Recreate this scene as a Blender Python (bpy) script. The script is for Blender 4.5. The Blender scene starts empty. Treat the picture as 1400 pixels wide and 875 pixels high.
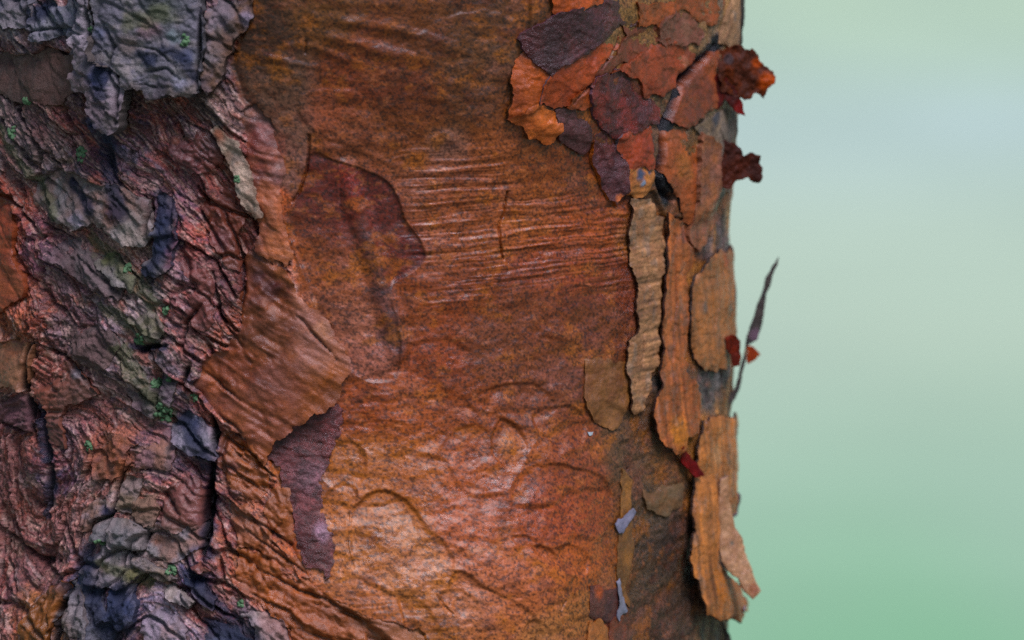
import bpy, math, random
import numpy as np
from mathutils.geometry import delaunay_2d_cdt
from mathutils import Vector
random.seed(3)

# ------------------------------------------------------------------ camera, world, sun, exposure
U = 0.0002                      # one working unit (a photo pixel at the front of the trunk) in metres
R = 606.0                       # trunk radius in units (about 12 cm)
LENS, PITCH = 180.0, math.radians(5.0)
D = 1400.0 * LENS / 36.0        # camera distance to the front of the trunk, units
ZC = 6250.0                     # height of the picture centre above the lawn, units
XC = 295.0                      # the picture centre lies this far right of the trunk axis
F = np.array([0, math.cos(PITCH), -math.sin(PITCH)])
UP = np.array([0, math.sin(PITCH), math.cos(PITCH)])
CAM = np.array([XC, -R, ZC]) - F * D

scene = bpy.context.scene
cam_data = bpy.data.cameras.new('camera')
cam = bpy.data.objects.new('camera', cam_data)
scene.collection.objects.link(cam)
cam.location = CAM * U
cam.rotation_euler = (math.pi / 2 - PITCH, 0, 0)
cam_data.lens, cam_data.sensor_width = LENS, 36.0
cam_data.clip_start, cam_data.clip_end = 0.05, 3000.0
cam_data.dof.use_dof = True
cam_data.dof.focus_distance = (D + 75.0) * U
cam_data.dof.aperture_fstop = 10.0
scene.camera = cam

SUN_EL, SUN_AZ = math.radians(54), math.radians(34)     # azimuth: to the right of the viewing side
world = bpy.data.worlds.new('World')
scene.world = world
world.use_nodes = True
wn = world.node_tree
sky = wn.nodes.new('ShaderNodeTexSky')
sky.sky_type = 'NISHITA'
sky.sun_disc = False
sky.sun_elevation = SUN_EL
sky.sun_rotation = math.pi - SUN_AZ
sky.dust_density = 2.5
wn.links.new(sky.outputs[0], wn.nodes['Background'].inputs[0])
wn.nodes['Background'].inputs[1].default_value = 0.062

sun_data = bpy.data.lights.new('sun', 'SUN')
sun_data.energy = 3.2
sun_data.angle = math.radians(32)
sun_data.color = (1.0, 0.965, 0.92)
sun = bpy.data.objects.new('sun', sun_data)
scene.collection.objects.link(sun)
sun_dir = Vector((math.sin(SUN_AZ) * math.cos(SUN_EL), -math.cos(SUN_AZ) * math.cos(SUN_EL), math.sin(SUN_EL)))
sun.rotation_euler = sun_dir.to_track_quat('Z', 'Y').to_euler()

scene.cycles.use_denoising = False       # keep the fine grain of the bark
scene.view_settings.view_transform = 'Standard'
scene.view_settings.look = 'None'
scene.view_settings.exposure = 0.16
scene.view_settings.gamma = 1.0
ALB, SAT = 0.74, 1.22                      # seen colour -> base colour

# ------------------------------------------------------------------ noise and outline tools
_rng = np.random.default_rng(11)
_TAB = _rng.random((256, 256)).astype(np.float32)

def vn(x, y, seed=0):
    x = np.asarray(x, np.float32) + seed * 17.31; y = np.asarray(y, np.float32) + seed * 9.77
    xi = np.floor(x); yi = np.floor(y)
    fx = x - xi; fy = y - yi
    ix = xi.astype(np.int32) & 255; iy = yi.astype(np.int32) & 255
    fx = fx * fx * (3 - 2 * fx); fy = fy * fy * (3 - 2 * fy)
    jx = (ix + 1) & 255; jy = (iy + 1) & 255
    a = _TAB[ix, iy]; b = _TAB[jx, iy]; c = _TAB[ix, jy]; d = _TAB[jx, jy]
    return (a + (b - a) * fx) * (1 - fy) + (c + (d - c) * fx) * fy

def fbm(x, y, seed=0, octv=4, gain=0.5):                 # -1..1
    out = 0.0; amp = 1.0; tot = 0.0
    for k in range(octv):
        out = out + amp * (vn(x * 2 ** k, y * 2 ** k, seed + k * 3) * 2 - 1)
        tot += amp; amp *= gain
    return out / tot

def ridge(x, y, seed=0, octv=3):
    out = 0.0; amp = 1.0; tot = 0.0
    for k in range(octv):
        out = out + amp * (1 - np.abs(vn(x * 2 ** k, y * 2 ** k, seed + k * 3) * 2 - 1)); tot += amp; amp *= 0.5
    return out / tot

def worley(x, y, seed=0):                                # F1, F2, cell value, offset to the cell point
    xi = np.floor(x).astype(np.int32); yi = np.floor(y).astype(np.int32)
    f1 = np.full(x.shape, 9., np.float32); f2 = f1.copy()
    cv = np.zeros(x.shape, np.float32); ox = cv.copy(); oy = cv.copy()
    for dx in (-1, 0, 1):
        for dy in (-1, 0, 1):
            cx = xi + dx; cy = yi + dy
            a = (cx + seed * 7) & 255; b = (cy + seed * 13) & 255
            px = cx + 0.1 + 0.8 * _TAB[a, b]; py = cy + 0.1 + 0.8 * _TAB[b, (a + 91) & 255]
            ex = (x - px).astype(np.float32); ey = (y - py).astype(np.float32)
            d = np.sqrt(ex * ex + ey * ey)
            n = d < f1
            f2 = np.where(n, f1, np.minimum(f2, d))
            f1 = np.where(n, d, f1)
            cv = np.where(n, _TAB[(a + 37) & 255, (b + 59) & 255], cv)
            ox = np.where(n, ex, ox); oy = np.where(n, ey, oy)
    return f1, f2, cv, ox, oy

def sst(a, b, x):
    k = np.clip((x - a) / (b - a), 0, 1)
    return k * k * (3 - 2 * k)

def boxblur(A, k):
    for ax in (0, 1):
        Ap = np.pad(A, [(k + 1, k) if a == ax else (0, 0) for a in (0, 1)], mode='edge')
        c = np.cumsum(Ap, axis=ax, dtype=np.float64)
        n = A.shape[ax]
        hi = np.take(c, np.arange(2 * k + 1, 2 * k + 1 + n), axis=ax); lo = np.take(c, np.arange(0, n), axis=ax)
        A = ((hi - lo) / (2 * k + 1))
    return A

def lin(c):
    c = np.asarray(c, np.float64) / 255.0
    c = np.where(c <= 0.04045, c / 12.92, ((c + 0.055) / 1.055) ** 2.4) * ALB
    return np.maximum(c.mean(-1, keepdims=True) + (c - c.mean(-1, keepdims=True)) * SAT, 0.003) * np.array([1.0, .92, .95])

def sdf(px, py, poly):                                   # signed distance, positive inside
    px = np.asarray(px, np.float32); py = np.asarray(py, np.float32)
    d = np.full(px.shape, 1e9, np.float32); ins = np.zeros(px.shape, bool)
    n = len(poly)
    for i in range(n):
        x0, y0 = poly[i]; x1, y1 = poly[(i + 1) % n]
        ex, ey = x1 - x0, y1 - y0
        wx = px - x0; wy = py - y0
        t = np.clip((wx * ex + wy * ey) / max(ex * ex + ey * ey, 1e-9), 0, 1)
        d = np.minimum(d, (wx - ex * t) ** 2 + (wy - ey * t) ** 2)
        c = ((y0 <= py) & (py < y1)) | ((y1 <= py) & (py < y0))
        if ey != 0:
            ins ^= c & (px < x0 + (py - y0) / ey * ex)
    d = np.sqrt(d)
    return np.where(ins, d, -d)

def line_d(px, py, pts):                                 # distance to a polyline and share of its length
    d = np.full(px.shape, 1e9, np.float32); along = np.zeros(px.shape, np.float32)
    L = [0.0]
    for a, b in zip(pts[:-1], pts[1:]): L.append(L[-1] + math.hypot(b[0] - a[0], b[1] - a[1]))
    for i in range(len(pts) - 1):
        x0, y0 = pts[i]; ex, ey = pts[i + 1][0] - x0, pts[i + 1][1] - y0
        t = np.clip(((px - x0) * ex + (py - y0) * ey) / max(ex * ex + ey * ey, 1e-9), 0, 1)
        q = np.hypot(px - x0 - ex * t, py - y0 - ey * t)
        n = q < d
        d = np.where(n, q, d); along = np.where(n, (L[i] + (L[i + 1] - L[i]) * t) / L[-1], along)
    return d, along

# ------------------------------------------------------------------ photo outline -> the trunk's own surface (s = arc, t = down)
def ray(x, y):
    r = F + np.array([1, 0, 0]) * (x - 700) / D + UP * (437.5 - y) / D
    return r / np.linalg.norm(r)

def to_st(x, y, h=0.0):
    r = ray(x, y); rad = R + h
    a = r[0] ** 2 + r[1] ** 2; b = CAM[0] * r[0] + CAM[1] * r[1]; c = CAM[0] ** 2 + CAM[1] ** 2 - rad * rad
    disc = b * b - a * c
    k = (-b - math.sqrt(max(disc, 0.0))) / a
    p = CAM + r * k
    return (math.atan2(p[0], -p[1]) * R, ZC + 437.5 - p[2])

def st_poly(poly, h=0.0):
    return [to_st(x, y, h) for x, y in poly]

def to_world(s, t, h):
    th = s / R
    return np.stack([(R + h) * np.sin(th), -(R + h) * np.cos(th), ZC + 437.5 - t], -1) * U

# ------------------------------------------------------------------ the trunk's relief: dense where the picture looks, coarse elsewhere
circ = 2 * math.pi * R
s_f = np.concatenate([np.arange(-560, 560, 1.3), np.arange(560, 1010, 1.8)])
s_c = np.arange(s_f[-1] + 6, s_f[0] + circ - 3, 9.0)
SA = np.concatenate([s_f, s_c])
t_f = np.arange(-45, 925, 1.3)
t_up = [-45.0]
st_ = 3.0
while t_up[-1] > -7000: st_ = min(st_ * 1.12, 60); t_up.append(t_up[-1] - st_)
t_dn = [t_f[-1]]
st_ = 3.0
while t_dn[-1] < ZC + 437.5 + 60: st_ = min(st_ * 1.12, 60); t_dn.append(t_dn[-1] + st_)
TA = np.concatenate([np.array(t_up[1:])[::-1], t_f, np.array(t_dn[1:])])
NS, NT = len(SA), len(TA)
S, T = np.meshgrid(SA, TA)                               # [NT, NS]
S = S.astype(np.float32); T = T.astype(np.float32)

def bbox_slice(poly, m):
    xs = [p[0] for p in poly]; ys = [p[1] for p in poly]
    i0, i1 = np.searchsorted(SA, [min(xs) - m, max(xs) + m]); j0, j1 = np.searchsorted(TA, [min(ys) - m, max(ys) + m])
    return slice(j0, j1), slice(i0, i1)

wx = 5.0 * fbm(S / 26, T / 26, 21, 4, 0.6); wy = 5.0 * fbm(S / 26, T / 26, 31, 4, 0.6)   # ragged edges
Sw, Tw = S + wx, T + wy

ROUGH = [(-200, -200), (352, -200), (352, 0), (348, 30), (333, 55), (322, 90), (333, 130), (350, 150), (372, 200), (386, 235), (384, 290), (400, 355),
         (416, 412), (440, 450), (455, 500), (440, 540), (410, 565), (380, 590), (368, 620), (384, 655), (396, 695), (402, 740), (425, 785), (450, 812),
         (500, 840), (540, 880), (560, 1100), (-200, 1100)]
rp = st_poly(ROUGH)
rp = [(-700 if x < -60 else s, -9000 if y < -60 else (9000 if y > 1000 else t)) for (x, y), (s, t) in zip(ROUGH, rp)]
rp[0] = (-2000, -9000); rp[-1] = (-2000, 9000)
d_rough = sdf(Sw, Tw, rp)
back = S > 1010
m_r = sst(-1.0, 7.0, d_rough)
m_r = np.where(back, sst(1010, 1300, S), m_r)

# rough side: shingled plates that step down to the lower right, more upright and knobbly low down
def shingle(p, q, lp, lq, seed, rise, tilt):
    f1, f2, cv, ox, oy = worley(p / lp, q / lq, seed)
    return rise * cv + tilt * (0.55 * oy + 0.35 * ox), f2 - f1, cv

low = sst(430, 640, T + 60 * fbm(S / 120, T / 120, 77, 2))
ang = np.where(True, math.radians(46), 0) + np.radians(34) * low * sst(-150, -420, S)
wS = S + 16 * fbm(S / 70, T / 70, 5, 4); wT = T + 16 * fbm(S / 70, T / 70, 9, 4)
ca, sa = np.cos(ang), np.sin(ang)
P = wS * ca + wT * sa; Q = -wS * sa + wT * ca
h1, e1, c1v = shingle(P, Q, 96, 34, 1, 11, 13)
h2, e2, c2v = shingle(P + 30, Q, 42, 13, 2, 6, 7)
h3, e3, c3v = shingle(P, Q + 11, 15, 6.5, 3, 2.6, 3.0)
fib = fbm(P / 85, (Q + 4 * fbm(S / 40, T / 40, 42, 3)) / 5.0, 41, 4, 0.6)
knob = fbm(S / 34, T / 34, 51, 4, 0.55)
def terr(x, k, sharp=.72):
    y = x * k; fl = np.floor(y)
    return (fl + sst(sharp, 1.0, y - fl)) / k
n1 = fbm(P / 120, Q / 44, 43, 5, 0.56)
n2_ = fbm(P / 44, Q / 17, 47, 4, 0.58)
lay1 = terr(n1, 5.5, .84); lay2 = terr(n2_, 4.5, .84)
calm = sst(-0.15, 0.3, fbm(S / 85, T / 85, 57, 3))
gaps = sst(0.16, 0.0, e1) * sst(-0.15, 0.35, fbm(S / 130, T / 130, 61, 2))
gap2 = sst(0.15, 0.0, e2) * sst(0.0, 0.4, fbm(S / 60, T / 60, 63, 2))
fib2 = fbm(P / 52, (Q + 3 * fbm(S / 25, T / 25, 46, 3)) / 4.4, 45, 4, 0.62)
H_r = 11 + .6 * h1 + (1 - .8 * calm) * (.3 * h2 + .22 * h3) + 17 * lay1 + 7 * lay2 + 3.0 * fib + 1.5 * fib2 * sst(-.1, .4, fbm(S / 60, T / 60, 49, 2)) + 1.6 * fbm(S / 9, T / 8, 73, 4, .6) + 5 * knob - 12 * gaps - 3 * gap2 * (1 - calm)
H_r += 1.3 * fbm(S / 4.5, T / 4.5, 71, 3, 0.6)

# smooth side: soft bulges, shallow shed scales with a crisp upper lip, fine grain
f1, f2, cv, ox, oy = worley((S + 14 * fbm(S / 50, T / 50, 81, 3)) / 74, (T + 14 * fbm(S / 50, T / 50, 83, 3)) / 58, 5)
scal = sst(300, 560, T) * sst(920, 800, S)
flare = 62 * sst(600, 930, T + 0.25 * S) * sst(560, 300, S) + 44 * sst(260, -80, T - 0.2 * S) * sst(560, 330, S)
H_s = flare + 6 * fbm(S / 170, T / 170, 91, 3) + 3.0 * fbm(S / 62, T / 48, 93, 3, .45)
step_rel = scal * (1.5 * cv + 1.7 * oy)
f1b, f2b, cvb, oxb, oyb = worley((S + 9 * fbm(S / 30, T / 30, 85, 3)) / 33, (T + 9 * fbm(S / 30, T / 30, 87, 3)) / 26, 8)
step_rel = step_rel + scal * (0.8 * cvb + 0.9 * oyb)
H_s += 0.3 * fbm(S / 5.0, T / 4.0, 95, 3, 0.6) + 1.9 * fbm(S / 23, T / 16, 96, 3, 0.5)

H_s += boxblur(step_rel, 2)

def local(poly, m=40):
    p = st_poly(poly); sl = bbox_slice(p, m)
    return p, sl

def soft_in(poly, edge=6.0, warp=1.0):
    p, sl = local(poly)
    d = sdf(S[sl] + warp * wx[sl], T[sl] + warp * wy[sl], p)
    return sl, d, sst(-edge, edge, d)

# fine horizontal wrinkles
for poly, amp in (([(690, 255), (860, 270), (858, 330), (868, 400), (760, 402), (690, 390), (682, 320)], 2.4),
                  ([(540, 200), (690, 200), (690, 400), (590, 420), (560, 330)], 1.9),
                  ([(905, 300), (940, 310), (935, 390), (905, 390)], 1.4),
                  ([(470, 540), (560, 545), (570, 590), (490, 600)], 0.9),
                  ([(430, 800), (600, 800), (620, 890), (430, 890)], 0.7)):
    sl, d, m = soft_in(poly, 22)
    s_, t_ = S[sl], T[sl]
    t2 = t_ + 5 * fbm(s_ / 60, t_ / 40, 97, 3) + 0.05 * s_
    H_s[sl] += m * amp * (ridge(s_ / 150, t2 / 8.0, 99, 3) * 2 - 1)

# folds high up in the dark brown bark
for pts, w, a in (([(425, 45), (470, 55), (530, 72), (575, 78)], 9, 4.5), ([(430, 25), (480, 30), (540, 40), (590, 58), (610, 62)], 8, 3.5),
                  ([(390, 62), (430, 62), (470, 80)], 6, 3.0), ([(355, 75), (400, 85), (440, 92)], 5, 2.5), ([(560, 128), (590, 135), (625, 142)], 6, 1.8),
                  ([(585, 195), (610, 188), (632, 205)], 9, 2.6), ([(615, 68), (632, 75), (634, 98)], 6, 1.8), ([(655, 70), (680, 75), (668, 98)], 8, 1.8),
                  ([(420, 205), (480, 200), (540, 225), (560, 232)], 5, 1.6), ([(612, 715), (640, 760), (700, 800)], 20, 3.0)):
    p = st_poly(pts); sl = bbox_slice(p, 40)
    d, al = line_d(S[sl] + 0.6 * wx[sl], T[sl] + 0.6 * wy[sl], p)
    H_s[sl] += a * np.exp(-(d / w) ** 2) * (0.4 + 0.6 * np.sin(math.pi * np.clip(al, 0.05, 0.95)))

# shed scales: hollow under the upper lip, running out to nothing (or to a small lip) below
def scale(poly, depth, lip=0.0, side=0.0, warp=0.6, edge=3.2):
    p, sl = local(poly)
    for _ in range(2):
        q = []
        for (x0, y0), (x1, y1) in zip(p, p[1:] + p[:1]):
            q += [(.75 * x0 + .25 * x1, .75 * y0 + .25 * y1), (.25 * x0 + .75 * x1, .25 * y0 + .75 * y1)]
        p = q
    d = sdf(S[sl] + warp * wx[sl], T[sl] + warp * wy[sl], p)
    m = sst(-edge, edge, d)
    ts = [q[1] for q in p]; k = np.clip((T[sl] - min(ts)) / (max(ts) - min(ts)), 0, 1)
    m = m * .6 + .4 * sst(-edge, 3.2 * edge + 3, d)
    fall = depth * np.exp(-np.clip(d, 0, None) / 30.0) * (1 - k) + depth * 0.35 * (1 - k) + lip * 1.3 * k
    H_s[sl] -= 1.15 * (.55 + .9 * vn(S[sl] / 30, T[sl] / 30, 190)) * m * fall

scale([(476, 705), (490, 681), (514, 668), (537, 673), (561, 693), (575, 720), (596, 737), (608, 761), (599, 787), (584, 810), (567, 812), (529, 809), (523, 796), (508, 788), (488, 790), (479, 772)], 4.5, 0.6)
scale([(530, 808), (555, 807), (570, 825), (585, 850), (592, 900), (560, 900), (545, 850)], 4, 1.5)
scale([(668, 585), (690, 570), (712, 590), (715, 615), (700, 638), (685, 640), (668, 625)], 4.0, 3.6)
scale([(440, 620), (470, 600), (500, 612), (500, 650), (480, 672), (456, 668), (442, 650)], 2.5, 1.5)
scale([(445, 672), (468, 658), (487, 668), (484, 690), (470, 715), (452, 718), (438, 700)], 3, 2)
scale([(678, 726), (701, 729), (712, 739), (700, 750), (684, 742)], 4, 0.5)
scale([(702, 742), (720, 742), (735, 752), (760, 781), (740, 775), (716, 760)], 4, 0.5)
scale([(730, 745), (751, 739), (783, 750), (783, 780), (770, 785), (748, 769)], 3.5, 2.2)
scale([(608, 770), (631, 785), (637, 797), (660, 805), (690, 822), (720, 860), (700, 900), (640, 900), (610, 840), (596, 800)], 3.2, 0.5)
scale([(583, 805), (608, 798), (630, 812), (634, 835), (612, 852), (592, 835)], 2.5, 1.8)
scale([(605, 812), (618, 812), (624, 826), (610, 836), (600, 826)], 2, 1.5)
scale([(686, 850), (705, 838), (722, 852), (726, 880), (690, 890)], 3, 2)
scale([(694, 858), (706, 850), (716, 862), (714, 880), (698, 880)], 1.5, 1)
scale([(590, 615), (640, 575), (668, 588), (660, 625), (630, 650), (600, 650)], 2.2, 0.6)
scale([(640, 540), (700, 520), (745, 530), (760, 560), (735, 575), (690, 565), (655, 570)], 2.6, 1.6)
scale([(720, 560), (790, 552), (800, 600), (770, 610), (735, 600)], 2.4, 1.4)
scale([(690, 650), (730, 630), (790, 640), (830, 660), (830, 720), (780, 740), (720, 730), (680, 700)], 2.6, 0.4)
scale([(735, 458), (760, 462), (795, 468), (793, 520), (760, 540), (735, 510)], 1.8, 0.6)
scale([(410, 125), (470, 118), (495, 128), (500, 165), (520, 200), (470, 200), (430, 180), (405, 150)], -1.6, -1.4)
scale([(690, 258), (770, 262), (855, 290), (860, 420), (790, 455), (740, 455), (690, 380), (682, 320)], -0.4, 1.0)
scale([(560, 30), (690, 5), (690, 110), (640, 190), (560, 200), (520, 120)], -1.2, -0.6, warp=1.4)
HOLLOW = [(423, 203), (458, 220), (491, 230), (526, 243), (544, 268), (551, 298), (571, 321), (584, 351), (576, 364), (551, 379), (530, 395), (545, 450), (548, 500), (540, 521), (510, 524), (480, 510), (455, 480), (430, 410), (400, 340), (395, 300), (405, 270), (418, 240)]
scale(HOLLOW, 2.6, 1.6, edge=0.9)
p = st_poly([(470, 235), (500, 320), (525, 400), (545, 480)]); sl = bbox_slice(p, 50)
d, al = line_d(S[sl] + wx[sl], T[sl] + wy[sl], p)
H_s[sl] += 3.5 * np.exp(-(d / 16) ** 2) - 3.0 * np.exp(-((d - 20) / 10) ** 2) * (S[sl] > 60)

# cracks in the smooth bark
for pts, w, a in (([(693, 262), (690, 290), (683, 310), (684, 330), (688, 355)], 1.4, 7), ([(420, 55), (418, 72)], 1.2, 4),
                  ([(423, 185), (420, 230), (410, 262), (400, 275)], 1.6, 6), ([(479, 772), (472, 740), (476, 700)], 1.0, 2),
                  ([(583, 807), (592, 822), (601, 832)], 1.0, 3), ([(855, 640), (848, 665), (856, 690)], 1.4, 4), ([(740, 850), (738, 830), (745, 815)], 1.1, 3)):
    p = st_poly(pts); sl = bbox_slice(p, 20)
    d, al = line_d(S[sl] + 0.4 * wx[sl], T[sl] + 0.4 * wy[sl], p)
    H_s[sl] -= a * np.exp(-(d / w) ** 2)

# weathered wood grain towards the right-hand outline
m_e = sst(600, 780, S) * (1 - back)
H_s += m_e * (8 + 9 * sst(350, 230, T) + 5 * fbm(S / 15, T / 150, 101, 4, 0.55) + 2.2 * fbm(S / 5, T / 60, 103, 3) + 5 * fbm(S / 90, T / 90, 105, 3))

for poly, rise in (([(700, -30), (980, -30), (985, 150), (955, 300), (905, 300), (890, 262), (846, 268), (812, 200), (790, 196), (752, 186), (705, 182), (692, 150), (700, 70)], 7),):
    p, sl = local(poly); d = sdf(S[sl] + .5 * wx[sl], T[sl] + .5 * wy[sl], p)
    H_s[sl] += rise * sst(-1, 4, d)
Hm = H_s * (1 - m_r) + (H_r + 0.6 * flare) * m_r

CRACKS = [([(54, 462), (47, 500), (45, 530), (52, 570), (60, 600)], 3.6, 26), ([(290, 566), (297, 590), (296, 612)], 3.5, 24), ([(292, 635), (286, 690), (291, 722), (283, 756)], 5.5, 34),
    ([(180, 622), (165, 665), (163, 700), (135, 712), (128, 735)], 2.4, 18), ([(56, 468), (90, 482), (125, 520), (140, 540)], 2.2, 13),
    ([(17, 690), (20, 760), (40, 800), (52, 840)], 2.2, 13), ([(0, 570), (25, 580), (50, 592)], 2.4, 14), ([(209, 272), (207, 320)], 3.5, 20),
    ([(272, 255), (290, 280)], 2.4, 13), ([(66, 560), (78, 615), (80, 650), (72, 700)], 6, 13), ([(280, 415), (260, 440), (255, 470)], 3, 15), ([(263, 496), (252, 530)], 4, 20),
    ([(295, 372), (305, 430), (330, 470)], 2.4, 12), ([(60, 762), (82, 768)], 5, 16), ([(5, 800), (15, 840)], 6, 16), ([(98, 880), (105, 830), (112, 800)], 8, 26),
    ([(0, 262), (25, 272), (45, 300), (70, 330)], 2.4, 13), ([(150, 190), (160, 240)], 8, 10), ([(190, 480), (208, 472), (232, 470)], 3.2, 18),
    ([(285, 508), (330, 546)], 2, 8), ([(298, 563), (332, 588)], 2, 9), ([(303, 592), (348, 628)], 2, 9), ([(316, 610), (350, 640)], 1.6, 6), ([(330, 690), (400, 742)], 1.8, 8),
    ([(335, 718), (420, 778)], 1.8, 8), ([(350, 768), (410, 800), (480, 830)], 2.2, 9), ([(338, 800), (400, 832)], 1.8, 7), ([(430, 818), (520, 850)], 1.8, 6), ([(400, 850), (470, 875)], 1.8, 6),
    ([(412, 436), (436, 462), (458, 490)], 1.8, 5), ([(402, 425), (450, 480)], 1.5, 4), ([(57, -10), (54, 42)], 2.2, 12), ([(52, 44), (80, 40), (108, 38)], 2, 11), ([(284, -10), (285, 50), (282, 116)], 2.6, 16),
    ([(141, -10), (143, 50), (146, 84)], 2.6, 16), ([(170, 95), (182, 120), (180, 165)], 2.6, 14), ([(834, 34), (832, 60), (801, 94)], 1.8, 7), ([(792, 96), (790, 115), (762, 140)], 1.6, 6),
    ([(960, 64), (921, 112), (908, 160), (897, 172)], 5.5, 26), ([(905, 160), (899, 180), (894, 240), (900, 262), (915, 272)], 5.5, 26), ([(972, 10), (966, 50)], 2, 9),
    ([(200, 60), (230, 66), (258, 92)], 1.6, 7), ([(215, 96), (245, 92), (262, 106)], 1.6, 7), ([(205, 112), (240, 116)], 1.5, 6), ([(165, 30), (176, 60), (170, 88)], 2.4, 9),
    ([(330, 345), (335, 400), (328, 440)], 3, 12), ([(150, 335), (200, 385)], 2, 9), ([(60, 300), (110, 330)], 2, 10), ([(110, 350), (180, 405)], 2, 8), ([(212, 720), (206, 750)], 1.8, 9),
    ([(255, 700), (226, 668)], 3, 10), ([(185, 745), (182, 765), (184, 770)], 3, 12), ([(950, 590), (947, 545), (942, 520)], 2.4, 8), ([(985, 300), (980, 345)], 2, 8), ([(916, 320), (919, 420), (911, 520)], 1.5, 6), ([(962, 600), (967, 680), (954, 760)], 1.6, 7), ([(966, 390), (960, 460)], 1.4, 5), ([(876, 455), (874, 500)], 1.7, 7), ([(880, 330), (884, 420)], 1.2, 4), ([(980, 580), (978, 640)], 1.6, 6), ([(960, 180), (975, 250), (968, 330)], 2.2, 9)]
STAINS = [((34, 40, 66), .85, (([(148, 178), (156, 240), (172, 292)], 14), ([(224, 272), (234, 320), (214, 372)], 13), ([(62, 560), (80, 640), (72, 702)], 9), ([(250, 572), (272, 600), (292, 640)], 13),
    ([(294, 636), (286, 700), (292, 756)], 10), ([(130, 748), (142, 800), (168, 864)], 14), ([(178, 800), (186, 852)], 14), ([(268, 780), (300, 822), (352, 864)], 11), ([(62, 20), (84, 8)], 12),
    ([(240, 66), (266, 82), (276, 102)], 9), ([(100, 248), (132, 284)], 9), ([(186, 472), (232, 474)], 6), ([(160, 92), (160, 124)], 11), ([(212, 74), (228, 84)], 9), ([(300, 848), (356, 876)], 12))),
  ((98, 104, 72), .6, (([(128, 328), (180, 370), (216, 412)], 12), ([(150, 420), (212, 462)], 11), ([(172, 480), (226, 562)], 13), ([(10, 180), (50, 240), (84, 292)], 9), ([(150, 766), (216, 792)], 8), ([(240, 16), (200, 30)], 16)))]
ST_ST = [(c, k, [(st_poly(q), w) for q, w in ll]) for c, k, ll in STAINS]
def stain(s, t, col, gain=1.0):                        # algae and damp that run along the hollows of the old bark
    for c, k, ll in ST_ST:
        n = fbm(s / 13, t / 13, 501, 5, .65); ws, wt = 6 * fbm(s / 20, t / 20, 503, 4), 6 * fbm(s / 20, t / 20, 505, 4)
        m = np.zeros(s.shape, np.float32)
        for pts, w in ll:
            if max(q[0] for q in pts) + 3 * w < s.min() or min(q[0] for q in pts) - 3 * w > s.max() or max(q[1] for q in pts) + 3 * w < t.min() or min(q[1] for q in pts) - 3 * w > t.max(): continue
            d, al = line_d(s + ws, t + wt, pts)
            m = np.maximum(m, sst(1.35, .45, d / w + .7 * n))
        m = (m * k * gain)[..., None]
        col = col * (1 - m) + m * lin(c)
    return col

CR_ST = [(st_poly(c[0]), c[1], c[2]) for c in CRACKS]
def cracks_at(s, t, warp_s, warp_t):
    out = np.zeros(s.shape, np.float32); dark = np.zeros(s.shape, np.float32)
    x0, x1, y0, y1 = float(s.min()), float(s.max()), float(t.min()), float(t.max())
    for pts, w, a in CR_ST:
        m = 3 * w + 6
        if max(q[0] for q in pts) + m < x0 or min(q[0] for q in pts) - m > x1 or max(q[1] for q in pts) + m < y0 or min(q[1] for q in pts) - m > y1: continue
        d, al = line_d(s + 0.75 * warp_s, t + 0.75 * warp_t, pts)
        e = np.sin(math.pi * np.clip(al, 0.1, 0.9)) ** .6
        g = np.exp(-(d / (w * (.5 + .5 * e))) ** 2) * e
        out += a * g; dark = np.maximum(dark, (sst(.10, .5, g) if a >= 24 else sst(.35, .95, g)) * min(1, a / 18))  # dark: mask for crack shade painted into the colour
    return out, dark
def warp_at(s, t):
    return 5.0 * fbm(s / 26, t / 26, 21, 4, 0.6), 5.0 * fbm(s / 26, t / 26, 31, 4, 0.6)

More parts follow.
